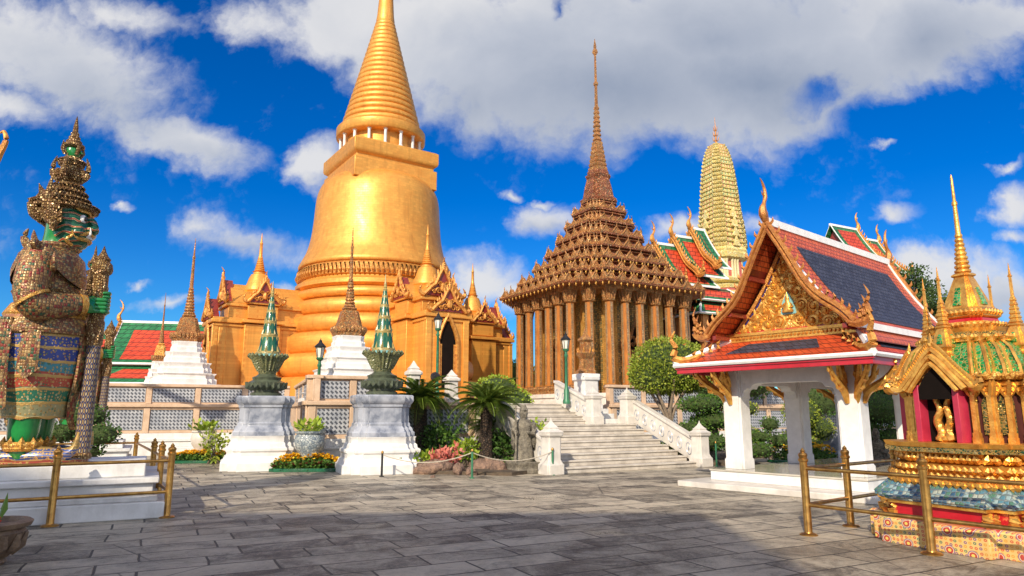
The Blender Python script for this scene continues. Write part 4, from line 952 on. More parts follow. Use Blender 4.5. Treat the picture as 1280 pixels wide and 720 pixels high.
for j in range(4):
    k = (j+1) % 4
    P = [Vector((*b[j], zB)), Vector((*b[k], zB)), Vector((*a[k], zT)), Vector((*a[j], zT))]
    g.add([tuple(p) for p in P]+[tuple(p-Vector((0, 0, .05))) for p in P], [(0, 1, 2, 3), (7, 6, 5, 4), (0, 4, 5, 1)], 0)
    def ip(u_, v_): return tuple(P[0].lerp(P[1], u_).lerp(P[3].lerp(P[2], u_), v_)+Vector((0, 0, .010)))
    m = .17 if j in (1, 3) else .09
    if j != 3: g.add([ip(m, .35), ip(1-m, .35), ip(1-m, .75), ip(m, .75)], [(0, 1, 2, 3)], 1)
    else: g.add([ip(.20, .38), ip(.76, .38), ip(.72, .80), ip(.24, .80)], [(0, 1, 2, 3)], 1)
    we.tube([tuple(P[0]), tuple(P[1])], .055, 6); we.tube([tuple(P[0]+Vector((0, 0, .03))), tuple(P[3]+Vector((0, 0, .05)))], .085, 6)
sk = g.build('skirt_roof', [M['tile_red'], M['tile_blue']], sa); we.build('white_edge', M['white_trim'], sk)
# flame finials on the skirt corners
for (x, y) in b:
    g = MB()
    sx = 1 if x > 0 else -1; sy = 1 if y > 3 else -1
    d = Vector((sx, sy*.8, 0)).normalized()
    c = Vector((x, y, zB+.04))-d*.15
    g.tube(curve([c-d*.5+Vector((0, 0, .22)), c-d*.15+Vector((0, 0, .10)), c+d*.16+Vector((0, 0, .16)), c+d*.10+Vector((0, 0, .42)), c+d*.20+Vector((0, 0, .62)), c+d*.10+Vector((0, 0, .85))], 4), radl(21, .05, .09, .10, .075, .05, .006), 6)
    for k in range(4):
        q_ = c-d*(.35+k*.2)+Vector((0, 0, .12+k*.085)); g.tube([q_, q_+Vector((0, 0, .13))+d*.02, q_+Vector((0, 0, .22))-d*.05], [.06, .045, .005], 4)
    g.build('corner_flame', M['gold_trim'], sa)
# band between skirt and upper roof
g = MB(); g.b2(-1.66, 1.66, .22, 6.12, 3.45, 3.75); g.build('upper_fascia', M['lacquer'], sa, bevel=.01)
gable_roof(sa, 1.86, 2.62, -.48, 6.42, 3.62, (M['tile_blue'], M['tile_orange'], M['white_trim']), sag=.2, border=.50, chof=.98, bw=.08, name='upper_roof', gold='brown_gold')
g = MB()
for sx in (-1, 1):
    P = [(sx*1.80, 3.60), (sx*1.15, 4.28), (sx*.58, 5.10), (sx*.10, 6.02)]
    g.loft([[(x, -.46, z), (x, .26, z), (x, .26, z-.05), (x, -.46, z-.05)] for x, z in P])
    for x, z in P[1:3]+[(sx*1.62, 3.74)]: g.b2(x-.05, x+.05, -.50, .26, z-.20, z-.10)
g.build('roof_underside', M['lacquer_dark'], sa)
# second, lower roof leaf at the sides
g = MB()
for sx in (-1, 1):
    P = [Vector((sx*1.66, -.35, 3.72)), Vector((sx*1.66, 6.35, 3.72)), Vector((sx*2.12, 6.35, 3.30)), Vector((sx*2.12, -.35, 3.30))]
    if sx < 0: P = P[::-1]
    g.add([tuple(p) for p in P]+[tuple(p-Vector((0, 0, .07))) for p in P], [(3, 2, 1, 0), (4, 5, 6, 7), (2, 3, 7, 6), (0, 1, 5, 4), (1, 2, 6, 5), (3, 0, 4, 7)], 0)
g.build('lower_roof_leaf', M['tile_orange'], sa)
# gable front
def gable_front(par, y, face):
    w, h, zb_ = 1.52, 2.22, 3.66
    sg = -1 if face < 0 else 1
    g = MB(); tri = [(-w, 0), (w, 0), (w*.60, h*.32), (w*.30, h*.63), (0, h), (-w*.30, h*.63), (-w*.60, h*.32)]
    g.ext(tri, (0, y, zb_), (1, 0, 0), (0, 0, 1), (0, sg, 0), .06); fr = g.build('gable_panel', M['blue_glass'], par)
    g = MB(); g.ext([(x*.88, .05+z*.90) for x, z in tri], (0, y+sg*.03, zb_), (1, 0, 0), (0, 0, 1), (0, sg, 0), .05); g.build('carved_ground', M['gold_bright'], fr)
    g = MB(); yf = y+sg*.05
    # scrollwork, mirrored
    random.seed(3)
    def inside(x, z):
        t = 1-z/h; lim = w*(t**1.15)*.93; return abs(x) < lim and 0.03*h < z < h*.95
    def spiral(cx, cz, r, a0, turns, th, dirn):
        P = []; nn = 20
        for k in range(nn):
            f = k/(nn-1); rr = r*(1-f*.86); an = a0+dirn*f*turns*2*math.pi
            P.append((cx+rr*math.cos(an), yf+sg*.03*f, zb_+cz+rr*math.sin(an)))
        g.tube(P, radl(nn, th*.7, th, th*.8), 5, up=(0, 1, 0)); g.ball((cx, yf+sg*.05, zb_+cz), th*1.2, 0, 6, 4)
        for k in range(3, nn-5, 3):
            p = Vector(P[k]); d = Vector((p.x-cx, 0, p.z-zb_-cz)).normalized()
            g.tube([p, p+d*th*1.9+Vector((0, 0, th*.7)), p+d*th*2.5+Vector((0, 0, th*2.2))], [th*.75, th*.6, th*.05], 4)
    sp_ = [(.28, .30, .17), (.62, .22, .19), (1.02, .17, .14), (1.32, .10, .085), (.36, .66, .15), (.70, .58, .14), (.98, .42, .10), (.26, 1.00, .14), (.52, .90, .12), (.18, 1.34, .12), (.38, 1.22, .09), (.12, 1.66, .10), (.24, 1.52, .07), (.05, 1.95, .07), (.80, .36, .07), (.5, .42, .08)]
    for i, (cx, cz, r) in enumerate(sp_):
        for sx in (-1, 1): spiral(sx*cx*.92, cz*.95, r*1.05, math.pi/2 if i % 2 else -math.pi/2, 1.6, .05, sx*(1 if i % 3 else -1))
    for sx in (-1, 1):
        g.tube(curve([(sx*.05, yf, zb_+.10), (sx*.5, yf, zb_+.06), (sx*1.0, yf, zb_+.30), (sx*.62, yf, zb_+.78), (sx*.46, yf, zb_+1.1), (sx*.12, yf, zb_+1.5), (0, yf, zb_+2.15)], 6), .035, 5, up=(0, 1, 0))
    g.build('scrollwork', M['gold_plain'], fr)
    # central niche with small seated figure
    g = MB(); g.ext([(-.20, 0), (.20, 0), (.14, .30), (0, .56), (-.14, .30)], (0, y+sg*.06, zb_+.42), (1, 0, 0), (0, 0, 1), (0, sg, 0), .05); g.build('niche', M['turq'], fr)
    g = MB(); yn = y+sg*.11
    g.prof([(.13, 0), (.15, .05), (.10, .1), (.085, .22), (.04, .27), (.055, .32), (.05, .37), (.02, .42), (.003, .5)], circ(10), (0, yn, zb_+.46), sy=.5)
    for sx in (-1, 1): g.tube([(sx*.08, yn, zb_+.68), (sx*.14, yn, zb_+.60), (sx*.06, yn+sg*.04, zb_+.56)], .022, 5)
    g.build('seated_figure', M['gold_plain'], fr)
    # inner rim and purlins
    g = MB()
    for sx in (-1, 1):
        pts = [(sx*x, z) for x, z in ((w, 0), (w*.60, h*.32), (w*.30, h*.63), (0, h))]
        g.tube(curve([(x, y+sg*.06, zb_+z) for x, z in pts], 5), .06, 5, up=(0, 1, 0))
        for tz, xx in ((.26, 1.12), (.58, .62), (.0, 1.66)):
            pass
    g.build('gable_rim', M['gold_trim'], fr)
    # frieze
    g = MB(); g.b2(-1.70, 1.70, y, y+sg*.14, zb_-.16, zb_+.02); g.b2(-1.74, 1.74, y, y+sg*.18, zb_-.02, zb_+.05); g.b2(-1.74, 1.74, y, y+sg*.17, zb_-.22, zb_-.15)
    for k in range(36):
        x = -1.68+k*.096; g.tube([(x, y+sg*.16, zb_-.21), (x, y+sg*.18, zb_-.26), (x, y+sg*.17, zb_-.32)], [.04, .035, .006], 4)
        g.ball((x, y+sg*.15, zb_-.07), .04, 0, 6, 4)
    g.build('frieze', M['gold_plain'], fr)
gable_front(sa, .30, -1)
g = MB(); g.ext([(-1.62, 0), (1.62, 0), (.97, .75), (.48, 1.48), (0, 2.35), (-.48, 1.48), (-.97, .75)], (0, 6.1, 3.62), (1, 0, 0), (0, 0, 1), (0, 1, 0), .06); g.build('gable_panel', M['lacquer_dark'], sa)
# curling brackets under the eaves
def bracket(parent, x, y, d):
    d = Vector(d).normalized(); b0 = Vector((x, y, 2.06))+d*.25; g = MB(); U = Vector((0, 0, 1))
    g.tube(curve([b0-U*.12, b0+d*.08+U*.10, b0+d*.26+U*.24, b0+d*.52+U*.42, b0+d*.70+U*.66, b0+d*.66+U*.84], 4), radl(21, .05, .085, .08, .065, .05, .035), 6)
    g.tube(curve([b0+U*.02, b0+d*.1+U*.3, b0+d*.24+U*.44, b0+d*.28+U*.64, b0+d*.40+U*.82], 4), radl(17, .05, .07, .055, .03), 6)
    g.tube(curve([b0+U*.05, b0+d*.02+U*.4, b0+d*.10+U*.6, b0+d*.04+U*.82], 4), radl(13, .05, .06, .03), 6)
    for k, (a_, u_) in enumerate(((.3, .2), (.5, .36), (.64, .55), (.22, .5), (.16, .16))):
        p = b0+d*a_+U*u_; g.tube([p, p+d*.10+U*.0, p+d*.15+U*.11], [.055, .04, .005], 4)
    g.build('eave_bracket', M['gold_plain'], parent)
for (x, y) in ((-W2, 0), (W2, 0), (-W2, 6), (W2, 6)):
    sx = 1 if x > 0 else -1; sy = -1 if y < 1 else 1
    bracket(sa, x, y, (sx, 0, 0)); bracket(sa, x, y, (0, sy, 0)); bracket(sa, x, y, (sx*.7, sy*.7, 0))
for sx in (-1, 1): bracket(sa, sx*W2, 3, (sx, 0, 0))

# ================================================================== SMALL GILDED SHRINE (right foreground)
SHC = Vector((6.58, 9.75, 0)); SHR = R(26)
sh = empty('gilded_shrine', SHC, SHR, 'small gilded shrine with green mirror roof, arched niches and slender spires', 'shrine'); sh.scale = (1.13, 1.13, 1.0)
cross = [(1, -.5), (1, .5), (.82, .5), (.82, .66), (.66, .66), (.66, .82), (.5, .82), (.5, 1)]
cross = [(x, y) for x, y in cross]
def crossplan():
    q = [(1, .52), (.86, .52), (.86, .70), (.70, .70), (.70, .86), (.52, .86), (.52, 1)]; out = []
    for k in range(4):
        c, s_ = [(1, 0), (0, 1), (-1, 0), (0, -1)][k]; out += [(x*c-y*s_, x*s_+y*c) for x, y in q]
    return out
XP = crossplan()
g = MB(); g.prof([(1.20, 0), (1.20, .30), (1.17, .33)], XP); g.build('tiled_base', M['floral'], sh, bevel=.008)
g = MB(); g.prof([(1.05, .33), (1.05, .52)], XP); g.build('red_recess', M['lacquer'], sh)
def lotus(g, r, z, h, n, plan=XP, out=.05, size=.06, up=1):
    P = [Vector((x*r, y*r, z)) for x, y in plan]; m = len(P)
    for j in range(m):
        a_, b_ = P[j], P[(j+1) % m]; L = (b_-a_).length; k = max(1, round(L/n)); ax = (b_-a_).normalized(); nr = ax.cross(Vector((0, 0, 1)))
        for i in range(k):
            c = a_.lerp(b_, (i+.5)/k)
            g.tube([c-Vector((0, 0, h*.5*up)), c+nr*out, c+nr*out*1.4+Vector((0, 0, h*.5*up))], [size*.75, size*1.05, size*.2], 6)
g = MB(); g.prof([(1.0, .5), (1.10, .52), (1.10, .56), (.98, .58)], XP)
for j, (x, y) in enumerate(XP):
    g.tube(curve([(x*1.0, y*1.0, .36), (x*1.06, y*1.06, .42), (x*1.0, y*1.0, .50)], 3), [.05, .06, .06, .06, .055, .05, .05], 5)
g.prof([(.92, .78), (.98, .80), (.98, .85), (.90, .87), (.84, .92), (.84, .95), (.90, .97), (.92, 1.02), (.84, 1.05), (.78, 1.09), (.78, 1.12), (.88, 1.17), (.92, 1.22), (.90, 1.25), (.96, 1.27), (.98, 1.33), (.9, 1.335)], XP)
lotus(g, .93, .90, .09, .075, out=.03, size=.045); lotus(g, .88, 1.0, .08, .07, out=.03, size=.042); lotus(g, .84, 1.14, .10, .075, out=.04, size=.045, up=1); lotus(g, .95, .80, .08, .08, out=.02, size=.04, up=-1)
g.build('lotus_tiers', M['gold_plain'], sh)
g = MB(); g.prof([(1.12, .565), (1.13, .60), (.96, .79)], XP, cap0=False, cap1=False); g.build('mosaic_slope', M['blue_mosaic'], sh)
g = MB()
P = [Vector((x*.955, y*.955, 1.24)) for x, y in XP]
g.prof([(.97, 1.205), (.97, 1.265)], XP)
g.build('mirror_band', M['dark_mirror'], sh)
# body
g = MB(); g.prof([(.68, 1.33), (.68, 2.14)], XP); g.build('core', M['dark_red_in'], sh)
def pilaster(g, x, y, w=.045, z0_=1.335, z1_=2.15):
    g.b2(x-w, x+w, y-w, y+w, z0_, z1_); g.b2(x-w*1.5, x+w*1.5, y-w*1.5, y+w*1.5, z0_, z0_+.07); g.b2(x-w*1.3, x+w*1.3, y-w*1.3, y+w*1.3, z0_+.07, z0_+.13)
    for z, k in ((z1_-.22, 1.3), (z1_-.15, 1.7), (z1_-.08, 2.1)): g.b2(x-w*k, x+w*k, y-w*k, y+w*k, z, z+.05)
    for sx in (-1, 1):
        for sy in (-1, 1): g.tube([(x+sx*w, y+sy*w, z1_-.2), (x+sx*w*2.2, y+sy*w*2.2, z1_-.1), (x+sx*w*2.5, y+sy*w*2.5, z1_+.03)], [.02, .025, .004], 4)
pil0 = None
B_ = .68
for k in range(4):
    for x, y in ((-.345, -.70), (.345, -.70), (-.472, -.600), (.472, -.600), (-.578, -.495)):
        pil = MB(); pil.M = Matrix.Rotation(k*math.pi/2, 4, 'Z'); pilaster(pil, x, y, .026); pil.build('pilaster', M['gold_plain'], sh)
for k in range(4):
    for x0_, x1_, yv in ((-.56, -.495, -.48), (.495, .56, -.48), (-.452, -.372, -.588), (.372, .452, -.588)):
        gp_ = MB(); gp_.M = Matrix.Rotation(k*math.pi/2, 4, 'Z')
        gp_.ext([(x0_, 1.44), (x1_, 1.44), (x1_, 1.84), ((x0_+x1_)/2, 1.95), (x0_, 1.84)], (0, yv, 0), (1, 0, 0), (0, 0, 1), (0, -1, 0), .03)
        gp_.build('mirror_panel', M['dark_mirror'], sh)
for k in range(4):
    nch = sub('niche', sh, (0, 0, 0), k*math.pi/2)
    q = MB(); q.ext([(-.20, 1.34), (.20, 1.34), (.20, 2.0), (0, 2.32), (-.20, 2.0)], (0, -.695, 0), (1, 0, 0), (0, 0, 1), (0, -1, 0), .02); q.build('niche_shade_panel', M['dark'], nch)  # flat near-black panel stands in for the shade inside the niche
    q = MB()
    for sx in (-1, 1): q.b2(sx*.20, sx*.27, -.86, -.68, 1.335, 2.10)
    q.build('jamb', M['pink'], nch, bevel=.006)
    q = MB(); w, z0_ = .44, 2.08
    for off, zz, rr, sc_ in ((-.83, 0, .045, 1.0), (-.87, -.02, .04, .82), (-.90, -.045, .03, .66)):
        for sx in (-1, 1):
            pa = curve([(sx*w*sc_, off, z0_+zz-.03), (sx*w*sc_*.72, off, z0_+zz+.10*sc_+.02), (sx*w*sc_*.45, off, z0_+zz+.22*sc_+.05), (sx*w*sc_*.22, off, z0_+zz+.36*sc_+.05), (0, off, z0_+zz+.46*sc_+.05)], 5)
            q.tube(pa, rr, 6, up=(0, 1, 0))
            if sc_ > .9:
                for i in range(1, len(pa)-1, 1):
                    p = pa[i]; q.tube([p, p+Vector((sx*.035, -.01, .05)), p+Vector((sx*.03, -.02, .10))], [.03, .024, .003], 4)
                hanghong(q, pa[0], (sx, -.2, 0), .24, w=.035)
    q.tube([(0, -.82, 2.56), (0, -.84, 2.66), (0, -.82, 2.8)], [.045, .03, .004], 5)
    q.build('gabled_arch', M['gold_plain'], nch)
    q = MB(); q.ext([(-.38, 2.06), (.38, 2.06), (.2, 2.28), (0, 2.5), (-.2, 2.28)], (0, -.66, 0), (1, 0, 0), (0, 0, 1), (0, -1, 0), .3)
    q.add([(-.2, -.80, 2.05), (.2, -.80, 2.05), (.2, -.815, 2.06)], [(0, 1, 2)])
    q.build('arch_body', M['gold_bright'], nch)
    # dark pointed inset on the arch face paints in the shade of its void
    q = MB(); q.ext([(-.19, 1.9), (.19, 1.9), (.19, 2.06), (.10, 2.22), (0, 2.32), (-.10, 2.22), (-.19, 2.06)], (0, -.852, 0), (1, 0, 0), (0, 0, 1), (0, -1, 0), .025); q.build('arch_shade_inset', M['dark'], nch)
    q = MB()
    for ph, ox in ((0, -.05), (2.2, .07)):
        P_ = [(ox+.022*math.sin(i*.42+ph), -.74-.01*math.cos(i*.42), 1.36+i*.021) for i in range(30)]; q.tube(P_, radl(30, .06, .05, .04, .03), 8)
        q.tube([P_[-1], (ox, -.82, 2.0), (ox, -.83, 2.09)], [.03, .03, .005], 5)
    q.ball((0, -.74, 1.38), .11, 0, 8, 5, (1.2, .6, .5)); q.build('naga_figure', M['gold_plain'], nch)
g = MB(); g.prof([(.74, 2.13), (.80, 2.15), (.80, 2.19), (.72, 2.21)], XP); lotus(g, .79, 2.2, .09, .08, out=.02, size=.04); g.build('cornice', M['gold_bright'], sh)
g = MB(); g.prof([(.72, 2.2), (.70, 2.34), (.60, 2.58), (.50, 2.68)], XP); g.build('green_roof', M['green_glass'], sh)
g = MB()
P = XP
for j in range(0, len(P)):
    x, y = P[j]; g.tube([(x*.73, y*.73, 2.2), (x*.71, y*.71, 2.34), (x*.61, y*.61, 2.58), (x*.5, y*.5, 2.69)], .02, 4)
g.prof([(.50, 2.66), (.54, 2.68), (.54, 2.73), (.46, 2.75)], XP); lotus(g, .53, 2.74, .07, .07, out=.02, size=.032)
g.build('roof_ribs', M['gold_plain'], sh)
g = MB(); g.prof([(.44, 2.74), (.44, 2.80), (.40, 2.83)], XP); g.build('upper_band', M['dark_mirror'], sh)
g = MB(); R16 = redent(3, .12)
g.prof([(.38, 2.80), (.40, 2.86), (.41, 2.92), (.35, 2.95), (.28, 2.97), (.28, 2.985)], R16); lotus(g, .39, 2.93, .06, .06, R16, out=.02, size=.03)
g.prof([(.25, 3.03), (.29, 3.06), (.30, 3.13), (.26, 3.18), (.215, 3.20), (.20, 3.3), (.155, 3.45), (.11, 3.60), (.09, 3.66), (.115, 3.68), (.115, 3.70), (.09, 3.72)], R16); lotus(g, .285, 3.12, .07, .06, R16, out=.02, size=.03)
pr = []
for i in range(9):
    r0 = lerp(.09, .036, i/9); zz = lerp(3.72, 4.32, i/9); pr += [(r0*.8, zz), (r0*1.05, zz+.02), (r0*1.05, zz+.045), (r0*.8, zz+.064)]
pr += [(.032, 4.33), (.024, 4.75), (.034, 4.76), (.034, 4.80), (.02, 4.82), (.015, 5.18), (.002, 5.24)]
g.prof(pr, circ(14)); g.build('main_spire', M['gold_plain'], sh)
g = MB(); g.prof([(.26, 2.985), (.26, 3.03)], R16); g.build('red_ring', M['lacquer'], sh)
g = MB()
for k in range(4):
    g.M = Matrix.Rotation(k*math.pi/2, 4, 'Z'); g.ext([(-.05, 0), (.05, 0), (.03, .26), (-.03, .26)], (0, -.214, 3.23), (1, 0, 0), (0, .30, 1), (0, -1, .30), .03)
g.build('green_inlay', M['green_glass'], sh)
ci = None
for k in range(4):
    for (rx, ry, sc_) in ((.54, 0, 1.0),):
        c, s_ = [(1, 0), (0, 1), (-1, 0), (0, -1)][k]; x, y = rx*c-ry*s_, rx*s_+ry*c
        if ci is None:
            ci = sub('gable_spire', sh, (x, y, 2.46))
            q = MB(); q.prof([(.13, 0), (.15, .04), (.12, .08), (.12, .12), (.14, .15), (.11, .19), (.09, .32), (.06, .42), (.075, .43), (.06, .46)]+[p for i in range(6) for p in ((lerp(.05, .02, i/6), .46+i*.06), (lerp(.062, .026, i/6), .475+i*.06), (lerp(.05, .02, i/6), .505+i*.06))]+[(.016, .84), (.014, 1.1), (.022, 1.11), (.012, 1.14), (.002, 1.3)], redent(2, .15)); q.build('spire_body', M['gold_plain'], ci)
            q = MB()
            for a_ in range(4):
                q.M = Matrix.Rotation(a_*math.pi/2, 4, 'Z'); q.ext([(-.035, 0), (.035, 0), (.02, .13), (-.02, .13)], (0, -.112, .2), (1, 0, 0), (0, .2, 1), (0, -1, .2), .02)
            q.build('green_inlay', M['green_glass'], ci)
        else:
            d = dup(ci, sh); d.location = (x, y, 2.46)
# ================================================================== GUARDIAN STATUE (left foreground) and its pedestal
DP = Vector((-8.05, 12.35, 0)); DR = R(27.5)
def pedestal(p, rz, label):
    t = empty('statue_pedestal', p, rz, label, 'pedestal')
    for i, (hx, hy, a_, b_) in enumerate(((1.85, 1.55, 0, .27), (1.74, 1.44, .27, .36), (1.66, 1.36, .36, .56), (1.74, 1.44, .56, .66), (1.52, 1.22, .66, .88))):
        q = MB(); q.b2(-hx, hx, -hy, hy, a_, b_); q.build('step', M['white'], t, bevel=.02)
    return t
pedestal(DP+Vector((-.12, .06, 0)), DR, 'white stepped pedestal under the large green-skinned guardian statue at the left')
dm = empty('guardian_statue', DP+Vector((-.36, -.17, .88)), R(16), 'large mosaic-clad green guardian giant with tall crown gripping a club, on the white pedestal', 'statue')
def er(z, rx, ry, cx=0, cy=0, n=28): return [(cx+rx*math.cos(2*math.pi*i/n), cy+ry*math.sin(2*math.pi*i/n), z) for i in range(n)]
# body: one continuous skinned figure
me = bpy.data.meshes.new('body')
V = [(0, 0, 2.3), (0, 0, 2.9), (0, 0, 3.4), (.06, 0, 3.75), (.12, 0, 4.0), (.15, 0, 4.3), (.15, 0, 4.55)]; E_ = [(0, 1), (1, 2), (2, 3), (3, 4), (4, 5), (5, 6)]; Rr = [.5, .5, .5, .36, .33, .40, .30]
for sy in (-1, 1):
    b0 = len(V); V += [(0, sy*.36, 1.9), (.02, sy*.40, 1.1), (0, sy*.38, .45), (0, sy*.38, .12), (.3, sy*.42, .10)]; E_ += [(0, b0), (b0, b0+1), (b0+1, b0+2), (b0+2, b0+3), (b0+3, b0+4)]; Rr += [.36, .32, .30, .26, .10]
    b0 = len(V); V += [(.02, sy*.62, 3.55), (.0, sy*.86, 3.1), (.05, sy*.9, 2.72), (.5, sy*.55, 2.72), (.86, sy*.2, 2.78+(.14 if sy > 0 else 0))]; E_ += [(2, b0), (b0, b0+1), (b0+1, b0+2), (b0+2, b0+3), (b0+3, b0+4)]; Rr += [.28, .24, .21, .17, .13]
    w0 = b0+4; zz = V[w0][2]
    for k in range(4):   # four fingers close round the club
        f0 = len(V); zf = zz+.10-.07*k
        V += [(.97, sy*.17, zf), (1.16, sy*.13, zf), (1.19, -sy*.04, zf), (1.08, -sy*.13, zf-.01)]; E_ += [(w0, f0), (f0, f0+1), (f0+1, f0+2), (f0+2, f0+3)]; Rr += [.042, .04, .036, .03]
    f0 = len(V); V += [(.92, sy*.06, zz+.16), (.97, -sy*.08, zz+.17)]; E_ += [(w0, f0), (f0, f0+1)]; Rr += [.045, .035]
me.from_pydata(V, E_, []); me.materials.append(M['skin_green'])
body = bpy.data.objects.new('body', me); COL.objects.link(body); body.parent = dm
sk_ = body.modifiers.new('skin', 'SKIN'); sv = me.skin_vertices[0].data if me.skin_vertices else None
if sv is None:
    me.attributes  # layer made by the modifier below
    import bmesh
    bm = bmesh.new(); bm.from_mesh(me); ly = bm.verts.layers.skin.verify()
    for v_, r_ in zip(bm.verts, Rr): v_[ly].radius = (r_, r_); v_[ly].use_root = (v_.index == 0)
    bm.to_mesh(me); bm.free()
else:
    for i, r_ in enumerate(Rr): sv[i].radius = (r_, r_); sv[i].use_root = (i == 0)
sk_.use_smooth_shade = True
sb = body.modifiers.new('subdivision', 'SUBSURF'); sb.levels = 2; sb.render_levels = 2
# clothing
g = MB(); g.loft([er(*a) for a in ((2.35, .70, .74, -.02), (2.45, .66, .70), (2.7, .57, .64), (3.0, .57, .68), (3.3, .60, .74), (3.5, .56, .72), (3.66, .46, .62, .02), (3.8, .34, .44, .06))]); g.build('armour_jacket', M['jacket'], dm)
g = MB()
for z, r in ((2.62, .62), (2.95, .60), (3.30, .63)):
    g.tube([(r*math.cos(a*math.pi/16), (r+.09)*math.sin(a*math.pi/16), z) for a in range(33)], .045, 5)
g.build('armour_band', M['crown'], dm)
# shoulder cape with upturned points
g = MB()
rg = []
for z, rx, ry, cx in ((3.30, .64, 1.0, 0), (3.45, .66, .99, 0), (3.62, .58, .86, .01), (3.72, .44, .60, .04), (3.80, .37, .44, .08)):
    rg.append([(x, y, z_+(.0 if z > 3.5 else (.30*(abs(y)/ry)**6)-.22*max(0, 1-(abs(y)/ry)**2))) for x, y, z_ in er(z, rx, ry, cx, 0, 32)])
g.loft(rg, 0, False, False)
for sy in (-1, 1):
    g.tube(curve([(.05, sy*.6, 3.70), (.02, sy*.86, 3.66), (0, sy*1.04, 3.72), (-.02, sy*1.1, 3.92)], 4), radl(13, .10, .12, .09, .01), 6)
    g.tube(curve([(.3, sy*.75, 3.35), (.34, sy*.9, 3.32), (.36, sy*.98, 3.42), (.36, sy*1.0, 3.58)], 4), radl(13, .06, .08, .06, .01), 6)
g.tube(curve([(-.36, 0, 3.78), (-.5, 0, 3.86), (-.58, 0, 4.0), (-.52, 0, 4.16)], 4), radl(13, .10, .10, .07, .01), 6)
g.tube([(.08+.37*math.cos(a*math.pi/14), .42*math.sin(a*math.pi/14), 3.82) for a in range(29)], .06, 6)
g.build('shoulder_cape', M['jacket'], dm)
for sy in (-1, 1):
    q = MB(); pa = curve([(.02, sy*.62, 3.58), (.0, sy*.84, 3.25), (.0, sy*.93, 2.88), (.14, sy*.90, 2.66), (.46, sy*.60, 2.70), (.74, sy*.32, 2.76+(.1 if sy > 0 else 0))], 5)
    q.tube(pa, radl(len(pa), .33, .33, .31, .28, .23, .185), 16); q.build('sleeve', M['sleeve'], dm)
    q = MB(); q.tube([pa[-2], pa[-1]+Vector((.05, -sy*.05, 0))], [.21, .20], 14); q.tube([pa[12], pa[13]], .335, 14); q.build('bracelet', M['gold_bright'], dm)
g = MB()
rg = []
for z, rx, ry, cx in ((2.66, .60, .66, 0), (2.45, .76, .80, -.02), (2.15, .80, .84, -.03), (1.75, .78, .82, -.02), (1.35, .70, .78, 0), (1.1, .62, .74, .02), (.86, .58, .72, .02), (.72, .54, .70, .02)):
    rg.append([(x*(1+.06*math.cos(3*math.atan2(y, x))), y, z+.06*abs(math.sin(4*math.atan2(y, x)))*(1 if z < 1 else 0)) for x, y, _ in er(z, rx, ry, cx, 0, 40)])
g.loft(rg); g.build('skirt', M['skirt'], dm)
g = MB()   # tassets and hanging panels
def panel(g, y, pts, t, nx=(0, 1, 0), ox=0.0, mi=0):
    g.ext(pts, (ox, y, 0), (1, 0, 0), (0, 0, 1), nx, t, mi)
for sy in (-1, 1):
    for k, (dx, zb_) in enumerate(((-.42, .85), (.10, 1.5))):
        rg = []
        for z, w, y in ((2.45, .13, .80), (2.1, .17, .89), (1.6, .19, .91), (1.55, .19, .90), (zb_+.1, .24, .90), (zb_-.08, .03, .98)):
            if z < zb_-.2 or (z > zb_+1.6) : continue
            rg.append([(dx-w, sy*y, z), (dx, sy*(y+.06), z-.02), (dx+w, sy*y, z), (dx+w*.9, sy*(y-.06), z), (dx, sy*(y-.02), z), (dx-w*.9, sy*(y-.06), z)])
        g.loft(rg)
    g.tube(curve([(-.45, sy*.9, .75), (-.62, sy*.95, .62), (-.78, sy*.98, .72), (-.86, sy*.98, .98)], 4), radl(13, .14, .12, .08, .01), 6)
rg = [[(x, -w, z), (x+.06, 0, z), (x, w, z), (x-.06, w, z), (x-.05, -w, z)] for z, w, x in ((2.5, .18, .72), (2.0, .24, .84), (1.4, .25, .80), (1.0, .2, .72), (.75, .12, .70), (.55, .02, .76))]
g.loft(rg)
g.tube(curve([(-.6, 0, 2.3), (-.85, 0, 1.9), (-.95, 0, 1.5), (-.85, 0, 1.1), (-1.0, 0, .85)], 4), radl(17, .2, .26, .24, .2, .02), 10)
g.build('hanging_panels', M['sleeve'], dm)
g = MB(); g.loft([er(*a) for a in ((2.50, .72, .76), (2.55, .75, .79), (2.68, .66, .72), (2.74, .62, .68))]); g.ball((.68, 0, 2.62), .15, 0, 10, 6); g.build('belt', M['gold_bright'], dm)
g = MB()
rg = [er(z, rx, ry, cx) for z, rx, ry, cx in ((2.52, .72, .76, 0), (2.38, .80, .86, 0), (2.26, .86, .92, -.01), (2.2, .84, .9, -.01))]
g.loft(rg, 0, False, False); g.build('waist_flare', M['jacket'], dm)
for sy in (-1, 1):
    q = MB(); pa = curve([(-.34, sy*.40, .12), (-.05, sy*.41, .13), (.40, sy*.44, .14), (.72, sy*.46, .13), (.96, sy*.47, .24), (1.02, sy*.47, .52)], 4)
    q.tube(pa, radl(len(pa), .12, .14, .15, .13, .08, .012), 10, flat=1.15); q.build('shoe', M['shoe'], dm)
    q = MB()
    for z, r in ((.26, .28), (.32, .30)): q.tube([(.0+r*math.cos(a*math.pi/12), sy*.38+r*math.sin(a*math.pi/12), z) for a in range(25)], .05, 5)
    for a in range(10): q.tube([(.29*math.cos(a*.628), sy*.38+.29*math.sin(a*.628), .30), (.33*math.cos(a*.628), sy*.38+.33*math.sin(a*.628), .38), (.31*math.cos(a*.628), sy*.38+.31*math.sin(a*.628), .46)], [.07, .05, .006], 4)
    q.build('anklet', M['gold_bright'], dm)
g = MB(); g.prof([(1.05, 0), (1.05, .05), (.98, .07)], [(x*1.05, y*.8) for x, y in circ(32)]); g.build('foot_slab', M['shoe'], dm)
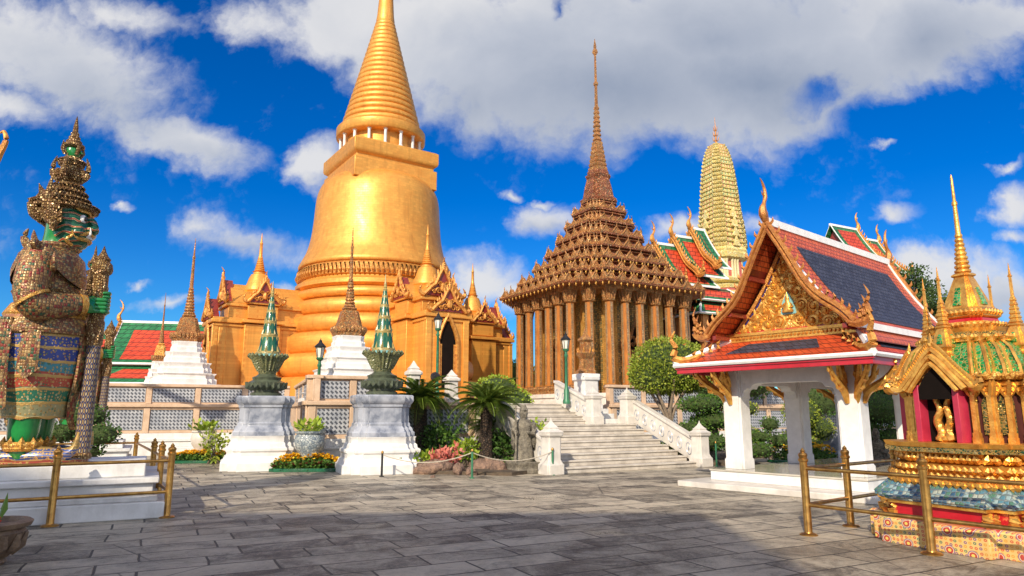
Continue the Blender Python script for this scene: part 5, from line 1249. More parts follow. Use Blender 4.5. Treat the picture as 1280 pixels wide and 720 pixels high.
# head
g = MB(); HX = .14
g.loft([er(z, rx, ry, HX+cx) for z, rx, ry, cx in ((3.80, .20, .22, .12), (3.86, .32, .30, .14), (3.98, .40, .36, .15), (4.12, .42, .40, .14), (4.28, .42, .43, .09), (4.45, .43, .44, .05), (4.62, .42, .43, .0))])
fo = Vector((HX, 0, 0))
g.ball(fo+Vector((.58, 0, 4.20)), .12, 0, 10, 6, (1, 1.3, .8)); g.tube([fo+Vector((.42, 0, 4.45)), fo+Vector((.56, 0, 4.32)), fo+Vector((.62, 0, 4.22))], [.08, .09, .08], 8)
for sy in (-1, 1): g.ball(fo+Vector((.54, sy*.11, 4.18)), .07, 0, 8, 5); g.ball(fo+Vector((.36, sy*.28, 4.12)), .13, 0, 8, 5)
face = g.build('face', M['face'], dm)
g = MB()
for sy in (-1, 1):
    g.tube(curve([fo+Vector((.58, 0, 4.09)), fo+Vector((.54, sy*.16, 4.11)), fo+Vector((.42, sy*.30, 4.05)), fo+Vector((.28, sy*.36, 4.10))], 4), .035, 6)
    g.tube(curve([fo+Vector((.54, 0, 3.98)), fo+Vector((.50, sy*.15, 3.98)), fo+Vector((.38, sy*.28, 3.99)), fo+Vector((.28, sy*.36, 4.10))], 4), .04, 6)
    g.tube(curve([fo+Vector((.30, sy*.36, 4.02)), fo+Vector((.20, sy*.40, 3.92)), fo+Vector((.30, sy*.30, 3.84))], 4), .03, 5)
g.build('lips', M['gold_bright'], face)
for sy in (-1, 1):
    q = MB(); q.tube(curve([fo+Vector((.50, 0, 4.44)), fo+Vector((.50, sy*.16, 4.50)), fo+Vector((.40, sy*.32, 4.50)), fo+Vector((.26, sy*.42, 4.58))], 4), .035, 6); q.build('brow', M['gold_bright'], face)
for sy in (-1, 1):
    q = MB(); q.ball(fo+Vector((.41, sy*.21, 4.36)), .085, 0, 12, 8); q.ball(fo+Vector((.475, sy*.235, 4.355)), .045, 1, 8, 6); q.build('eye', [M['white_trim'], M['black']], face)
    q = MB(); q.tube(curve([fo+Vector((.50, sy*.13, 4.03)), fo+Vector((.58, sy*.16, 4.10)), fo+Vector((.57, sy*.17, 4.22))], 4), radl(9, .035, .03, .004), 6); q.build('tusk', M['white_trim'], face)
for k in range(5):
    pass
g = MB()
for k in range(9): g.box(fo+Vector((.555-.003*(k-4)**2, (k-4)*.035, 4.045)), (.03, .028, .06))
g.build('teeth', M['white_trim'], face)
for sy in (-1, 1):
    q = MB(); b0 = Vector((HX-.06, sy*.47, 4.08))
    pa = curve([b0, b0+Vector((.04, sy*.06, .18)), b0+Vector((-.04, sy*.09, .42)), b0+Vector((-.10, sy*.12, .66)), b0+Vector((-.06, sy*.15, .95))], 4); q.tube(pa, radl(len(pa), .06, .10, .10, .07, .01), 8)
    for k in range(5):
        p = pa[3+k*2]; q.tube([p, p+Vector((-.14, sy*.03, .06)), p+Vector((-.20, sy*.04, .20))], [.10, .07, .006], 5)
        q.tube([p, p+Vector((.12, sy*.03, .04)), p+Vector((.15, sy*.04, .15))], [.07, .05, .006], 5)
    q.build('ear_ornament', M['crown'], dm)
g = MB()
c = (HX, 0, 0)
pr = [(.46, 4.50), (.66, 4.54), (.67, 4.60), (.56, 4.66), (.54, 4.74), (.46, 4.79), (.44, 4.86), (.36, 4.91), (.35, 4.98), (.29, 5.02), (.24, 5.06), (.24, 5.10), (.33, 5.13), (.33, 5.18), (.26, 5.21), (.25, 5.38), (.31, 5.41), (.33, 5.46), (.28, 5.52), (.20, 5.58), (.12, 5.60)]
g.prof(pr, circ(36), c)
for z, r, n_, s_ in ((4.58, .64, 40, .7), (4.70, .54, 34, .7), (4.83, .45, 28, .7), (4.96, .35, 24, .7), (5.15, .31, 20, .6), (5.46, .30, 20, .6)):
    for k in range(n_):
        a = 2*math.pi*k/n_; ca, sa_ = math.cos(a), math.sin(a); g.tube([(HX+r*ca, r*sa_, z-.03), (HX+(r+.04)*ca, (r+.04)*sa_, z+.05*s_), (HX+(r-.01)*ca, (r-.01)*sa_, z+.13*s_)], [.045*s_+.01, .04, .004], 4)
for a in (0, math.pi/2, math.pi, -math.pi/2):
    ca, sa_ = math.cos(a), math.sin(a); b0 = Vector((HX+.27*ca, .27*sa_, 5.12))
    g.ball(b0+Vector((.04*ca, .04*sa_, .14)), .11, 0, 8, 5); pa = curve([b0, b0+Vector((.16*ca, .16*sa_, .12)), b0+Vector((.17*ca, .17*sa_, .30)), b0+Vector((.10*ca, .10*sa_, .48))], 4); g.tube(pa, radl(len(pa), .06, .08, .06, .006), 6)
# rear flaps of the crown
for sy in (-1, 0, 1):
    b0 = Vector((HX-.45, sy*.28, 4.42)); pa = curve([b0+Vector((.1, 0, -.1)), b0+Vector((-.06, sy*.05, 0)), b0+Vector((-.13, sy*.08, .22)), b0+Vector((-.06, sy*.08, .42))], 4); g.tube(pa, radl(len(pa), .10, .13, .10, .01), 8)
g.loft([er(z, rx, ry, HX-.16) for z, rx, ry in ((4.30, .34, .42), (4.40, .40, .48), (4.58, .44, .52))])
g.v = [(HX+(x-HX)*(.78 if z > 4.64 else .93), y*(.78 if z > 4.64 else .93), z) for x, y, z in g.v]
crown = g.build('crown', M['crown'], dm)
g = MB(); g.prof([(.12, 5.58), (.15, 5.64), (.155, 5.72), (.12, 5.80)], circ(16), c); g.tube([(HX+.12, 0, 5.72), (HX+.19, 0, 5.67), (HX+.12, 0, 5.64)], [.04, .04, .02], 6); g.build('small_crown_head', M['skin_green'], crown)
g = MB(); g.prof([(.17, 5.76), (.22, 5.79), (.22, 5.83), (.15, 5.86), (.16, 5.90), (.11, 5.94), (.12, 5.98), (.08, 6.02), (.085, 6.06), (.055, 6.10), (.05, 6.2), (.02, 6.36), (.003, 6.42)], circ(16), c)
for a in range(4):
    ca, sa_ = math.cos(a*math.pi/2+.78), math.sin(a*math.pi/2+.78); g.tube([(HX+.16*ca, .16*sa_, 5.62), (HX+.22*ca, .22*sa_, 5.72), (HX+.22*ca, .22*sa_, 5.88)], [.04, .045, .005], 5)
g.build('crown_spire', M['crown'], crown)
# club
cl = sub('club', dm, (.98, 0, 0))
g = MB(); g.prof([(.15, .06), (.145, 2.5)], circ(24)); g.build('club_shaft', M['club'], cl)
g = MB(); g.prof([(.19, .05), (.19, .12), (.155, .16)], circ(24)); g.build('club_foot', M['crown'], cl)
g = MB(); g.prof([(.15, 2.05), (.17, 2.08), (.17, 2.48), (.15, 2.52), (.145, 2.53), (.13, 2.9), (.16, 3.05), (.17, 3.12), (.15, 3.16), (.15, 3.36), (.20, 3.40), (.22, 3.46), (.20, 3.56), (.14, 3.62), (.16, 3.66), (.10, 3.72), (.05, 3.80), (.005, 3.92)], circ(20)); g.build('club_head', M['crown'], cl)
dm.scale = (.84, .84, 1.0)
d2 = dup(dm); d2.location = (-14.1, 22.3, .88); d2.rotation_euler.z = R(14)
tag(d2, 'farther green guardian statue mostly hidden behind the large one, its club showing', 'statue')
pedestal(Vector((-14.1, 22.3, 0)), DR, 'white stepped pedestal of the farther guardian statue, behind the brass rails')

# ================================================================== BRASS RAILINGS
def rail_post(par, p, h=1.12):
    t = sub('post', par, p)
    g = MB(); g.prof([(.125, 0), (.125, .015), (.10, .03), (.06, .035), (.055, .05), (.055, h-.10), (.07, h-.09), (.07, h-.06), (.055, h-.05), (.06, h-.02), (.068, h), (.055, h+.025), (.03, h+.04), (.035, h+.06), (.004, h+.10)], circ(20)); g.build('post_body', M['brass'], t)
def railing(label, pts, extra=()):
    o = Vector(pts[0]); t = empty('brass_railing', o, 0, label, 'railing', 'brass post railings')
    P = [Vector(p)-o for p in pts]
    for p in P: rail_post(t, p)
    for a_, b_ in zip(P[:-1], P[1:]):
        for z in (.42, .93):
            q = MB(); U = Vector((0, 0, z)); d = (b_-a_).normalized(); q.tube([a_+U+d*.03, b_+U-d*.03], .028, 10); q.build('rail', M['brass'], t)
    return t
P0, P1_, P2_, P3_, P4_ = gp(62, 658), gp(208, 647), gp(196, 635), gp(187, 623), gp(166, 597)
Pm = P0+(P0-P1_)*1.0
railing('brass post railing round the white pedestal of the large guardian statue', [Pm, P0, P1_, P2_, P3_, P4_, P4_+Vector((-3.2, -1.6, 0)), P4_+Vector((-6.4, -3.2, 0))])
Q1, Q2, Q3 = gp(1011, 669), gp(1165, 693), gp(1064, 658)
railing('brass post railing in front of the small gilded shrine', [Q3+(Q3-Q1)*1.35, Q3, Q1, Q2, Q2+(Q2-Q1)*1.0, Q2+(Q2-Q1)*2.0])
# ================================================================== CERAMIC FINIALS ON MARBLE PEDESTALS
def ceramic(p, lab_p, lab_f, rz):
    t = empty('marble_pedestal', p, rz, lab_p, 'pedestal')
    g = MB(); PL2 = redent(2, .19)
    g.prof([(1.22, 0), (1.22, .26), (1.16, .30), (1.12, .40), (1.06, .44), (1.06, .56), (1.10, .60), (1.10, .68), (1.02, .72), (1.0, .82), (.95, .86), (.95, 1.0), (.98, 1.05)], PL2); g.build('white_base', M['white'], t, bevel=.012)
    g = MB(); g.prof([(.93, 1.05), (.93, 1.18), (.89, 1.20), (.86, 1.30), (.80, 1.36), (.80, 1.44), (.765, 1.46), (.765, 1.90), (.80, 1.92), (.80, 2.00), (.85, 2.04), (.88, 2.10), (.88, 2.25), (.84, 2.28)], PL2); g.build('marble_block', M['marble'], t, bevel=.012)
    g = MB(); g.prof([(.7, 2.28), (.7, 2.34)], PL2); 
    f = empty('ceramic_finial', p+Vector((0, 0, 2.28)), rz, lab_f, 'finial'); f.scale = (.77, .77, 1.0)
    g = MB(); C = circ(28); g.prof([(.60, 0), (.62, .04), (.62, .10), (.50, .13), (.52, .20), (.66, .27), (.80, .34), (.83, .42), (.70, .46), (.56, .52), (.60, .60), (.42, .66), (.34, .72)], C)
    for k in range(20):
        a = k*math.pi/10; ca, sa_ = math.cos(a), math.sin(a); g.tube([(.55*ca, .55*sa_, .22), (.78*ca, .78*sa_, .32), (.84*ca, .84*sa_, .45)], [.06, .09, .02], 4)
    g.build('lotus_foot', M['dark_glaze'], f)
    g = MB(); g.prof([(.32, .70), (.36, .74), (.40, .86), (.50, 1.05), (.56, 1.2), (.60, 1.27), (.5, 1.28)], C)
    for k in range(22):
        a = k*2*math.pi/22; ca, sa_ = math.cos(a), math.sin(a)
        g.tube([(.38*ca, .38*sa_, .82), (.52*ca, .52*sa_, 1.05), (.60*ca, .60*sa_, 1.22), (.80*ca, .80*sa_, 1.32), (.84*ca, .84*sa_, 1.28)], [.05, .07, .09, .07, .01], 4)
    g.build('petal_bowl', M['olive_glaze'], f)
    g = MB(); g.prof([(.52, 1.28), (.52, 1.33), (.46, 1.36)], C); g.build('turquoise_ring', M['turq'], f)
    # cone in bands: green ground, yellow pointed leaves
    zs = [1.35, 1.95, 2.4, 2.78, 3.08, 3.3]; R0 = lambda z: lerp(.43, .07, (z-1.35)/(3.3-1.35))
    g = MB()
    for i in range(len(zs)-1): g.prof([(R0(zs[i]), zs[i]), (R0(zs[i+1])*1.06, zs[i+1]-.02), (R0(zs[i+1]), zs[i+1])], C)
    g.build('green_cone', M['green_glaze'], f)
    g = MB()
    for i in range(len(zs)-1):
        za, h = zs[i], zs[i+1]-zs[i]; r = R0(za)
        g.prof([(r*1.02, za), (r*1.07, za+.02), (r*1.04, za+h*.16)], C)
        g.prof([(R0(zs[i+1])*1.07, zs[i+1]-.04), (R0(zs[i+1])*1.10, zs[i+1]-.02), (R0(zs[i+1])*1.05, zs[i+1])], C)
        n = 10 if i < 3 else 7
        for k in range(n):
            a = 2*math.pi*(k+.5*(i % 2))/n; ca, sa_ = math.cos(a), math.sin(a); rt = R0(za+h*.45)
            g.tube([(r*1.0*ca, r*1.0*sa_, za+h*.12), (rt*1.04*ca, rt*1.04*sa_, za+h*.36), (rt*ca, rt*sa_, za+h*.5)], [r*.15, r*.07, .003], 4)
            rt2 = R0(za+h*.72); r3 = R0(zs[i+1]); g.tube([(r3*1.03*ca, r3*1.03*sa_, zs[i+1]-.02), (rt2*1.03*ca, rt2*1.03*sa_, za+h*.80), (rt2*ca, rt2*sa_, za+h*.70)], [r3*.13, r3*.06, .003], 4)
    g.prof([(.075, 3.28), (.10, 3.31), (.06, 3.35), (.08, 3.40), (.05, 3.44), (.06, 3.5), (.035, 3.55), (.02, 3.75), (.003, 3.82)], C); g.build('yellow_leaves', M['yellow_glaze'], f)
    return t
c1 = gp(318, 590); c1 += Vector((-.25, 1.25, 0))
ceramic(c1, 'grey marble pedestal on a white base left of the yellow flower bed', 'green and yellow ceramic cone finial on the left marble pedestal', R(22))
c2 = gp(468, 594); c2 += Vector((-.1, 1.2, 0))
ceramic(c2, 'grey marble pedestal on a white base beside the tall cycad', 'green and yellow ceramic cone finial on the right marble pedestal, beside the cycad', R(22))
# ================================================================== SMALL CHEDIS ON WHITE STEPPED BASES
def small_chedi(u, Y, vtop, vbase_top, hw, lab_b, lab_c, fat=1.0, base=True, mat='bronze_fine'):
    p = at(u, 478, Y); zb_ = 2.1; zt = at(u, vbase_top, Y).z; ztip = at(u, vtop, Y).z
    if base:
        t = empty('stepped_base', (p.x, p.y, zb_), R(28), lab_b, 'pedestal'); g = MB(); H = zt-zb_; n = 6; pr = []
        for i in range(n):
            r = lerp(hw, hw*.36, i/(n-1)); za, zc = H*i/n, H*(i+1)/n; pr += [(r, za), (r, za+(zc-za)*.45), (r*.93, za+(zc-za)*.55), (r*.93, za+(zc-za)*.8), (r*.98, zc-.03), (r*.98, zc)]
        g.prof(pr, redent(2, .16)); g.build('steps', M['white'], t, bevel=.012)
    t = empty('small_stupa', (p.x, p.y, zt), R(28), lab_c, 'stupa', 'small spired stupas on the terrace'); h = ztip-zt; r = hw*.30*fat; PL3 = redent(3, .12)
    g = MB(); g.prof([(r*1.1, 0), (r*1.2, h*.02), (r*1.28, h*.05), (r*1.15, h*.075), (r*1.1, h*.08)], PL3)
    lotus(g, r*1.2, h*.06, h*.05, r*.32, PL3, out=r*.06, size=r*.15); g.build('lotus_base', M['bronze_fine'], t)
    g = MB(); g.prof([(r*1.0, h*.08), (r*.93, h*.11), (r*.80, h*.17), (r*.66, h*.225), (r*.45, h*.235), (r*.55, h*.245), (r*.5, h*.26)], PL3); g.build('bell', M[mat], t)
    pr = []
    for i in range(9):
        rr = r*lerp(.42, .16, i/9); zz = h*lerp(.26, .52, i/9); pr += [(rr*.8, zz), (rr*1.1, zz+h*.008), (rr*1.05, zz+h*.022), (rr*.78, zz+h*.03)]
    pr += [(r*.15, h*.56), (r*.10, h*.8), (r*.14, h*.81), (r*.08, h*.83), (.012, h)]
    g = MB(); g.prof(pr, circ(16)); g.build('spire', M['bronze_fine'], t)
small_chedi(433, 27.0, 284, 421, 1.6, 'white stepped base between the two ceramic finials, before the golden stupa', 'slim bronze spired stupa directly in front of the golden stupa')
small_chedi(229, 36.0, 298, 428, 2.05, 'white stepped base at the far left before the red gallery roof', 'slim bronze spired stupa on the leftmost white stepped base')
small_chedi(197, 46.0, 366, 452, 1.3, 'low white base of the thin gilded spire', 'thin gilded spire left of the slim bronze stupa, before the red roof', 1.0, True, 'gold_bright')
# ================================================================== LAMP POSTS
def lamp(u, vtop, Y, z0, label):
    p = at(u, vtop, Y); h = p.z-z0
    t = empty('street_lamp', (p.x, p.y, z0), 0, label, 'street lamp', 'green street lamps')
    g = MB(); g.prof([(.14, 0), (.14, .12), (.10, .2), (.10, .5), (.075, .56), (.06, .7), (.052, h-.95), (.075, h-.92), (.075, h-.86), (.05, h-.83), (.05, h-.74), (.11, h-.70), (.13, h-.64), (.10, h-.62)], circ(14)); g.build('pole', M['green_pole'], t)
    g = MB(); g.prof([(.095, h-.62), (.15, h-.30), (.15, h-.27)], circ(6)); g.build('lantern_glass', M['glass'], t)
    g = MB(); g.prof([(.19, h-.28), (.20, h-.25), (.15, h-.20), (.07, h-.12), (.05, h-.08), (.06, h-.06), (.02, h-.02), (.004, h+.06)], circ(12))
    for k in range(6):
        a = k*math.pi/3; g.tube([(.10*math.cos(a), .10*math.sin(a), h-.62), (.155*math.cos(a), .155*math.sin(a), h-.27)], .012, 4)
    g.build('lantern_cap', M['black'], t)
lamp(401, 424, 23.2, 0, 'green lamp post with black lantern between the two marble pedestals')
lamp(548, 391, 27.0, 2.1, 'green lamp post in front of the golden porch door, above the cycad')
lamp(707, 416, 26.4, 2.1, 'green lamp post at the head of the stairs before the brown columns')
# ================================================================== PLANTS
def rnd_dir():
    z = random.uniform(-1, 1); a = random.uniform(0, 2*math.pi); r = math.sqrt(1-z*z); return Vector((r*math.cos(a), r*math.sin(a), z))
def leaf(g, c, d, up, ln, w, mi=0):
    d = d.normalized(); s_ = d.cross(up); s_ = s_.normalized() if s_.length > .01 else Vector((1, 0, 0)); n_ = s_.cross(d)
    g.add([c, c+d*ln*.45+s_*w+n_*ln*.06, c+d*ln, c+d*ln*.45-s_*w+n_*ln*.06], [(0, 1, 2, 3)], mi)
def leaf_ball(g, c, rad, n, size, shell=.82, jag=.10, mi=0, up=.25, bottom=-1.0):
    c = Vector(c)
    for _ in range(n):
        d = rnd_dir()
        if d.z < bottom: d.z = -d.z*.3
        k = lerp(shell, 1.0, random.random()**.6)+random.gauss(0, jag*.5)
        p = c+Vector((d.x*rad[0]*k, d.y*rad[1]*k, d.z*rad[2]*k))
        o_ = (d+rnd_dir()*.9+Vector((0, 0, up))).normalized()
        leaf(g, p, o_, rnd_dir(), size*random.uniform(.7, 1.3), size*random.uniform(.25, .42), mi)
def core(g, c, rad, mi=0):
    g.ball(c, 1, mi, 14, 8, rad)
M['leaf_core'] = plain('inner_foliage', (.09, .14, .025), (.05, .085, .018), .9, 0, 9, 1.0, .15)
def trunk_tree(name, p, label, cat, trunks, balls, leafm, bark, n=260, size=.12, group=None, shell=.82, dens=1.0):
    t = empty(name, p, 0, label, cat, group)
    g = MB()
    for pts, r0, r1 in trunks: pa = curve(pts, 4); g.tube(pa, radl(len(pa), r0, r1), 8)
    g.build('trunk', bark, t)
    g = MB()
    for c, rad in balls:
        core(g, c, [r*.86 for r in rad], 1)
        area = (rad[0]*rad[1]+rad[0]*rad[2]+rad[1]*rad[2])/3*12.6
        leaf_ball(g, c, rad, int(area/(size*size)*1.05*dens), size, shell)
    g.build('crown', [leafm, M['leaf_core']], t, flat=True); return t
# big round clipped tree right of the stairs
p = at(836, 520, 26.0); z0 = 1.0
tb = [([(0, 0, -.6), (0, 0, .1), (.05, 0, .45)], .14, .13)]
for k in range(7):
    a = k*.9+.3; tb.append(([(.05, 0, .35), (.22*math.cos(a), .22*math.sin(a), .85), (.62*math.cos(a), .62*math.sin(a), 1.5), (.9*math.cos(a), .9*math.sin(a), 2.1)], .075, .04))
trunk_tree('clipped_tree', (p.x, p.y, z0), 'big round clipped tree with bare pale stems right of the stairs', 'tree', tb, [((0.1, 0, 2.5), (1.42, 1.3, 1.05)), ((.75, .1, 2.15), (.95, .9, .62)), ((-.45, -.2, 2.15), (1.0, .95, .66))], M['leaf_olive'], M['pale_bark'], size=.10, dens=2.2, shell=.93)
# cloud-pruned shrubs between the stairs and the pavilion and beyond the pavilion
def cloudtree(u, v, Y, label, pads, zg=.0, leafm='leaf', group='cloud-pruned garden shrubs', size=.085, name='clipped_shrub'):
    p = at(u, v, Y); tr = []; bl = []
    for (dx, dy, z, rx, rz_) in pads:
        tr.append(([(0, 0, 0), (dx*.3, dy*.3, z*.4), (dx*.9, dy*.9, z*.8), (dx, dy, z)], .06, .03)); bl.append(((dx, dy, z), (rx, rx*.95, rz_)))
    return trunk_tree(name, (p.x, p.y, zg), label, 'shrub', tr, bl, M[leafm], M['pale_bark'], size=size, group=group)
cloudtree(880, 560, 25.0, 'wide stacked cloud-pruned shrub between the stairs and the pavilion', [(0, 0, 2.05, .85, .33), (.5, .2, 1.5, .9, .35), (-.3, 0, 1.2, .6, .28), (.2, -.3, .75, .7, .30), (1.0, .3, 2.3, .7, .3)], .0, 'leaf')
cloudtree(1006, 565, 27.0, 'tall round clipped ball shrub seen through the middle of the pavilion', [(-.05, 0, 1.75, .68, .62), (.75, .2, 1.15, .55, .45), (-.5, 0, .8, .4, .25), (.1, -.2, .55, .5, .28)], 0, 'leaf_olive')
cloudtree(965, 570, 25.5, 'small cloud-pruned shrub behind the left bay of the pavilion', [(0, 0, 1.35, .34, .26), (-.35, 0, .9, .36, .22), (.3, .1, .75, .4, .25), (-.5, -.2, .45, .45, .25)], 0, 'leaf')
cloudtree(935, 566, 27.0, 'low round clipped shrub just right of the pavilion front left column', [(0, 0, .9, .5, .35), (.1, .3, 1.9, .5, .3), (-.3, 0, .4, .5, .3)], 0, 'leaf_olive')
cloudtree(1105, 560, 24.0, 'dark clipped shrub between the pavilion and the gilded shrine', [(0, 0, 1.9, .9, .6), (.4, 0, .8, .8, .5), (-.6, .3, 1.2, .7, .5), (.9, .5, 2.6, .9, .6)], 0, 'leaf', name='clipped_shrub')
cloudtree(915, 520, 33.0, 'dark bushy tree behind the left eave of the pavilion', [(0, 0, 2.6, 1.5, 1.0), (1.2, 1, 2.1, 1.3, .9), (-1.2, .2, 1.9, 1.2, .9), (.2, 0, 3.4, 1.0, .6)], 1.2, 'leaf_dark', None, .13, 'bushy_tree')
cloudtree(1065, 520, 36.0, 'dark bushy tree behind the right bay of the pavilion', [(0, 0, 2.2, 1.9, 1.1), (1.8, .5, 1.8, 1.6, 1.0), (-1.6, 0, 1.5, 1.4, .9), (3.4, 0, 2.4, 1.7, 1.2)], 1.0, 'leaf_dark', None, .15, 'bushy_tree')
cloudtree(645, 470, 62.0, 'dark tree crown in the gap between the golden stupa and the columned hall', [(0, 0, 5.2, 2.0, 1.3), (1.3, .5, 4.2, 1.8, 1.2), (-1.5, 0, 4.0, 1.8, 1.2), (0, 0, 2.6, 2.4, 1.5)], 0, 'leaf_dark', None, .25, 'bushy_tree')
# garden hedge wall behind the pavilion and flower strip
p0_, p1_ = Vector((9.5, 29.0, 0)), Vector((17.0, 25.2, 0)); d = p1_-p0_
t = empty('garden_wall', p0_, math.atan2(d.y, d.x), 'low grey stone garden wall beyond the pavilion', 'wall')
g = MB(); g.b2(0, d.length, 0, .3, 0, 1.0); g.b2(-.05, d.length+.05, -.06, .36, 1.0, 1.12); g.build('wall_body', M['marble'], t, bevel=.015)
def flower_bed(p, rz, sx, sy, label, kerb='green_glaze', tall=.3, reds=True, n=260, kerb_h=.10):
    t = empty('flower_bed', p, rz, label, 'flower bed')
    pl = [(sx*x, sy*y) for x, y in [(1, -.7), (1, .7), (.8, 1), (-.8, 1), (-1, .7), (-1, -.7), (-.8, -1), (.8, -1)]]
    g = MB(); g.prof([(1, 0), (1, kerb_h), (.93, kerb_h), (.93, kerb_h*.7)], pl); g.build('kerb', M[kerb], t, bevel=.01)
    g = MB(); fl = MB(); rd = MB()
    for _ in range(n):
        x, y = random.uniform(-.9, .9)*sx, random.uniform(-.9, .9)*sy
        zt = tall*(1-.5*(abs(x)/sx)**3-.3*(abs(y)/sy)**3)*random.uniform(.75, 1.1)
        for k in range(9):
            d = rnd_dir(); d.z = abs(d.z)*.8; leaf(g, Vector((x, y, .05+zt*.8*random.random())), d, rnd_dir(), .11, .035)
        c = Vector((x, y, .06+zt)); tgt = fl
        if reds and (y < -.45*sy and random.random() < .8): tgt = rd; c.z *= .6
        for k in range(7):
            d = rnd_dir(); d.z = abs(d.z)*.5+.15; leaf(tgt, c, d, Vector((0, 0, 1)), .075, .038)
    g.build('leaves', M['leaf'], t, flat=True); fl.build('yellow_flowers', M['flower_yellow'], t, flat=True)
    if reds: rd.build('red_leaves', M['leaf_red'], t, flat=True)
    return t
b1 = gp(374, 590); flower_bed(b1+Vector((.1, .40, 0)), R(3), 1.05, .46, 'yellow flower bed with dark green kerb between the two marble pedestals', n=330, tall=.42)
b2_ = gp(248, 579); flower_bed(b2_+Vector((0, .3, 0)), R(5), 1.05, .5, 'yellow flower bed left of the marble pedestals under a potted plant', n=260, reds=False, tall=.36)
p = at(1003, 576, 25.5); flower_bed(Vector((p.x, p.y, 0)), R(-20), 1.2, .7, 'yellow flowering bed seen through the pavilion', n=160, tall=.6, reds=False)
def potted(p, s_, label, plantm, potm='marble', leaves_n=70, ll=.5):
    t = empty('potted_plant', p, 0, label, 'potted plant'); g = MB()
    g.prof([(.24*s_, 0), (.28*s_, .03), (.30*s_, .10*s_), (.46*s_, .34*s_), (.52*s_, .58*s_), (.48*s_, .76*s_), (.44*s_, .82*s_), (.50*s_, .86*s_), (.51*s_, .92*s_), (.44*s_, .93*s_), (.42*s_, .85*s_)], circ(30)); g.build('pot', M[potm], t)
    g = MB()
    for _ in range(leaves_n):
        a = random.uniform(0, 6.283); r = random.uniform(0, .34*s_); c = Vector((r*math.cos(a), r*math.sin(a), .86*s_)); d = Vector((math.cos(a)*random.uniform(.4, 1.4), math.sin(a)*random.uniform(.4, 1.4), random.uniform(.35, 1.3)))
        q = c+d.normalized()*ll*random.uniform(.3, .8); g.tube([c, q], .008, 3); leaf(g, q, d+rnd_dir()*.6, Vector((0, 0, 1)), ll*.42, ll*.15)
    g.build('leaves', M[plantm], t, flat=True); return t
M['pot_pattern'] = mosaic('blue_grey_patterned_pot', [(.34, .38, .38), (.22, .27, .30), (.42, .45, .43)], 12, (.12, .15, .19), .25, 0, .3)
potted(b1+Vector((.12, .55, .34)), .92, 'patterned grey water jar with leafy lotus standing in the yellow flower bed between pedestals', 'leaf_lime', 'pot_pattern', 60, .5)
potted(b2_+Vector((-.1, .5, .34)), .85, 'pale jar of broad leaves over the left yellow flower bed', 'leaf_lime', 'marble_light', 70, .5)
# red-leaved and green bushes
def bush(u, v, Y, label, rad, leafm, zg=0, size=.12, tall=1.0, mix=None, name='bush', cat='bush', group=None, lumps=5):
    p = at(u, v, Y); t = empty(name, (p.x, p.y, zg), 0, label, cat, group); g = MB(); rx, rz_ = rad
    for k in range(lumps):
        a = k*2.4; c = Vector((rx*.5*math.cos(a)*random.uniform(.4, 1), rx*.4*math.sin(a), rz_*random.uniform(.45, 1.15))) if k else Vector((0, 0, rz_*.8))
        r = rx*random.uniform(.5, .75)
        leaf_ball(g, c, (r, r, r*.9*rz_/rx if rz_ < rx*1.6 else r*1.3), int(r*r*9/(size*size)), size, .45, .3, 0 if (mix is None or random.random() < .6) else 1)
    mats = [M[leafm]]+([M[mix]] if mix else []); g.build('leaves', mats, t, flat=True)
    g = MB()
    for k in range(5): g.tube([(0.1*k-.2, 0, 0), (rx*.3*math.cos(k), rx*.3*math.sin(k), rz_)], [.03, .015], 5)
    g.build('stems', M['bark'], t); return t
bush(408, 560, 23.4, 'red-brown feathery bush behind the water jar', (.62, .95), 'leaf_red', 0, .16, mix='leaf')
bush(268, 560, 24.6, 'red-brown bush behind the left flower bed', (.6, .75), 'leaf_red', 0, .15, mix='leaf_olive')
bush(552, 560, 23.4, 'dense dark green bush behind the tall cycad', (.85, 1.0), 'leaf', 0, .13, mix='leaf_dark', lumps=8)
bush(538, 575, 21.6, 'low lime green fern at the foot of the tall cycad', (.45, .3), 'leaf_lime', .1, .14)
bush(556, 578, 21.2, 'salmon pink leafy plant among the rocks between the cycads', (.52, .36), 'leaf_pink', .12, .17, lumps=7)
bush(528, 582, 21.0, 'pale green plant left of the pink plant', (.3, .25), 'leaf_lime', .15, .12)
bush(585, 572, 22.2, 'bright green bush under the leaning cycad', (.55, .5), 'leaf_lime', .1, .12, mix='leaf')
bush(632, 566, 22.8, 'shady green bush between the leaning cycad and the stone guardian', (.75, .75), 'leaf', .1, .13, mix='leaf_dark', lumps=7)
bush(668, 560, 22.2, 'orange-leaved plant right of the stone guardian', (.36, .55), 'leaf_orange', .2, .15, mix='leaf')
bush(672, 580, 21.4, 'bright green plant at the foot of the left stair balustrade', (.3, .3), 'leaf_lime', .1, .12)
bush(672, 540, 22.6, 'yellow-green plant above the stone guardian head', (.45, 1.1), 'leaf_lime', .3, .14)
bush(496, 582, 20.9, 'spiky fern beside the white base of the right marble pedestal', (.4, .28), 'leaf_cycad', .05, .2)
bush(845, 540, 25.0, 'lime shrub under the big round clipped tree', (.55, .55), 'leaf_lime', .3, .12, mix='leaf')
bush(875, 563, 24.3, 'low orange and green plant right of the right newel post', (.45, .3), 'leaf_orange', 0, .12, mix='leaf')
def ball_shrub(u, v, Y, label, r, rz_, zg, leafm='leaf_lime'):
    p = at(u, v, Y); trunk_tree('clipped_ball_shrub', (p.x, p.y, zg), label, 'shrub', [([(0, 0, 0), (0, 0, .3), (0, 0, .6)], .06, .05)], [((0, 0, p.z-zg), (r, r, rz_))], M[leafm], M['bark'], size=.10)
ball_shrub(621, 489, 27.5, 'larger clipped lime ball shrub on the terrace before the golden stupa', .92, .62, 1.4)
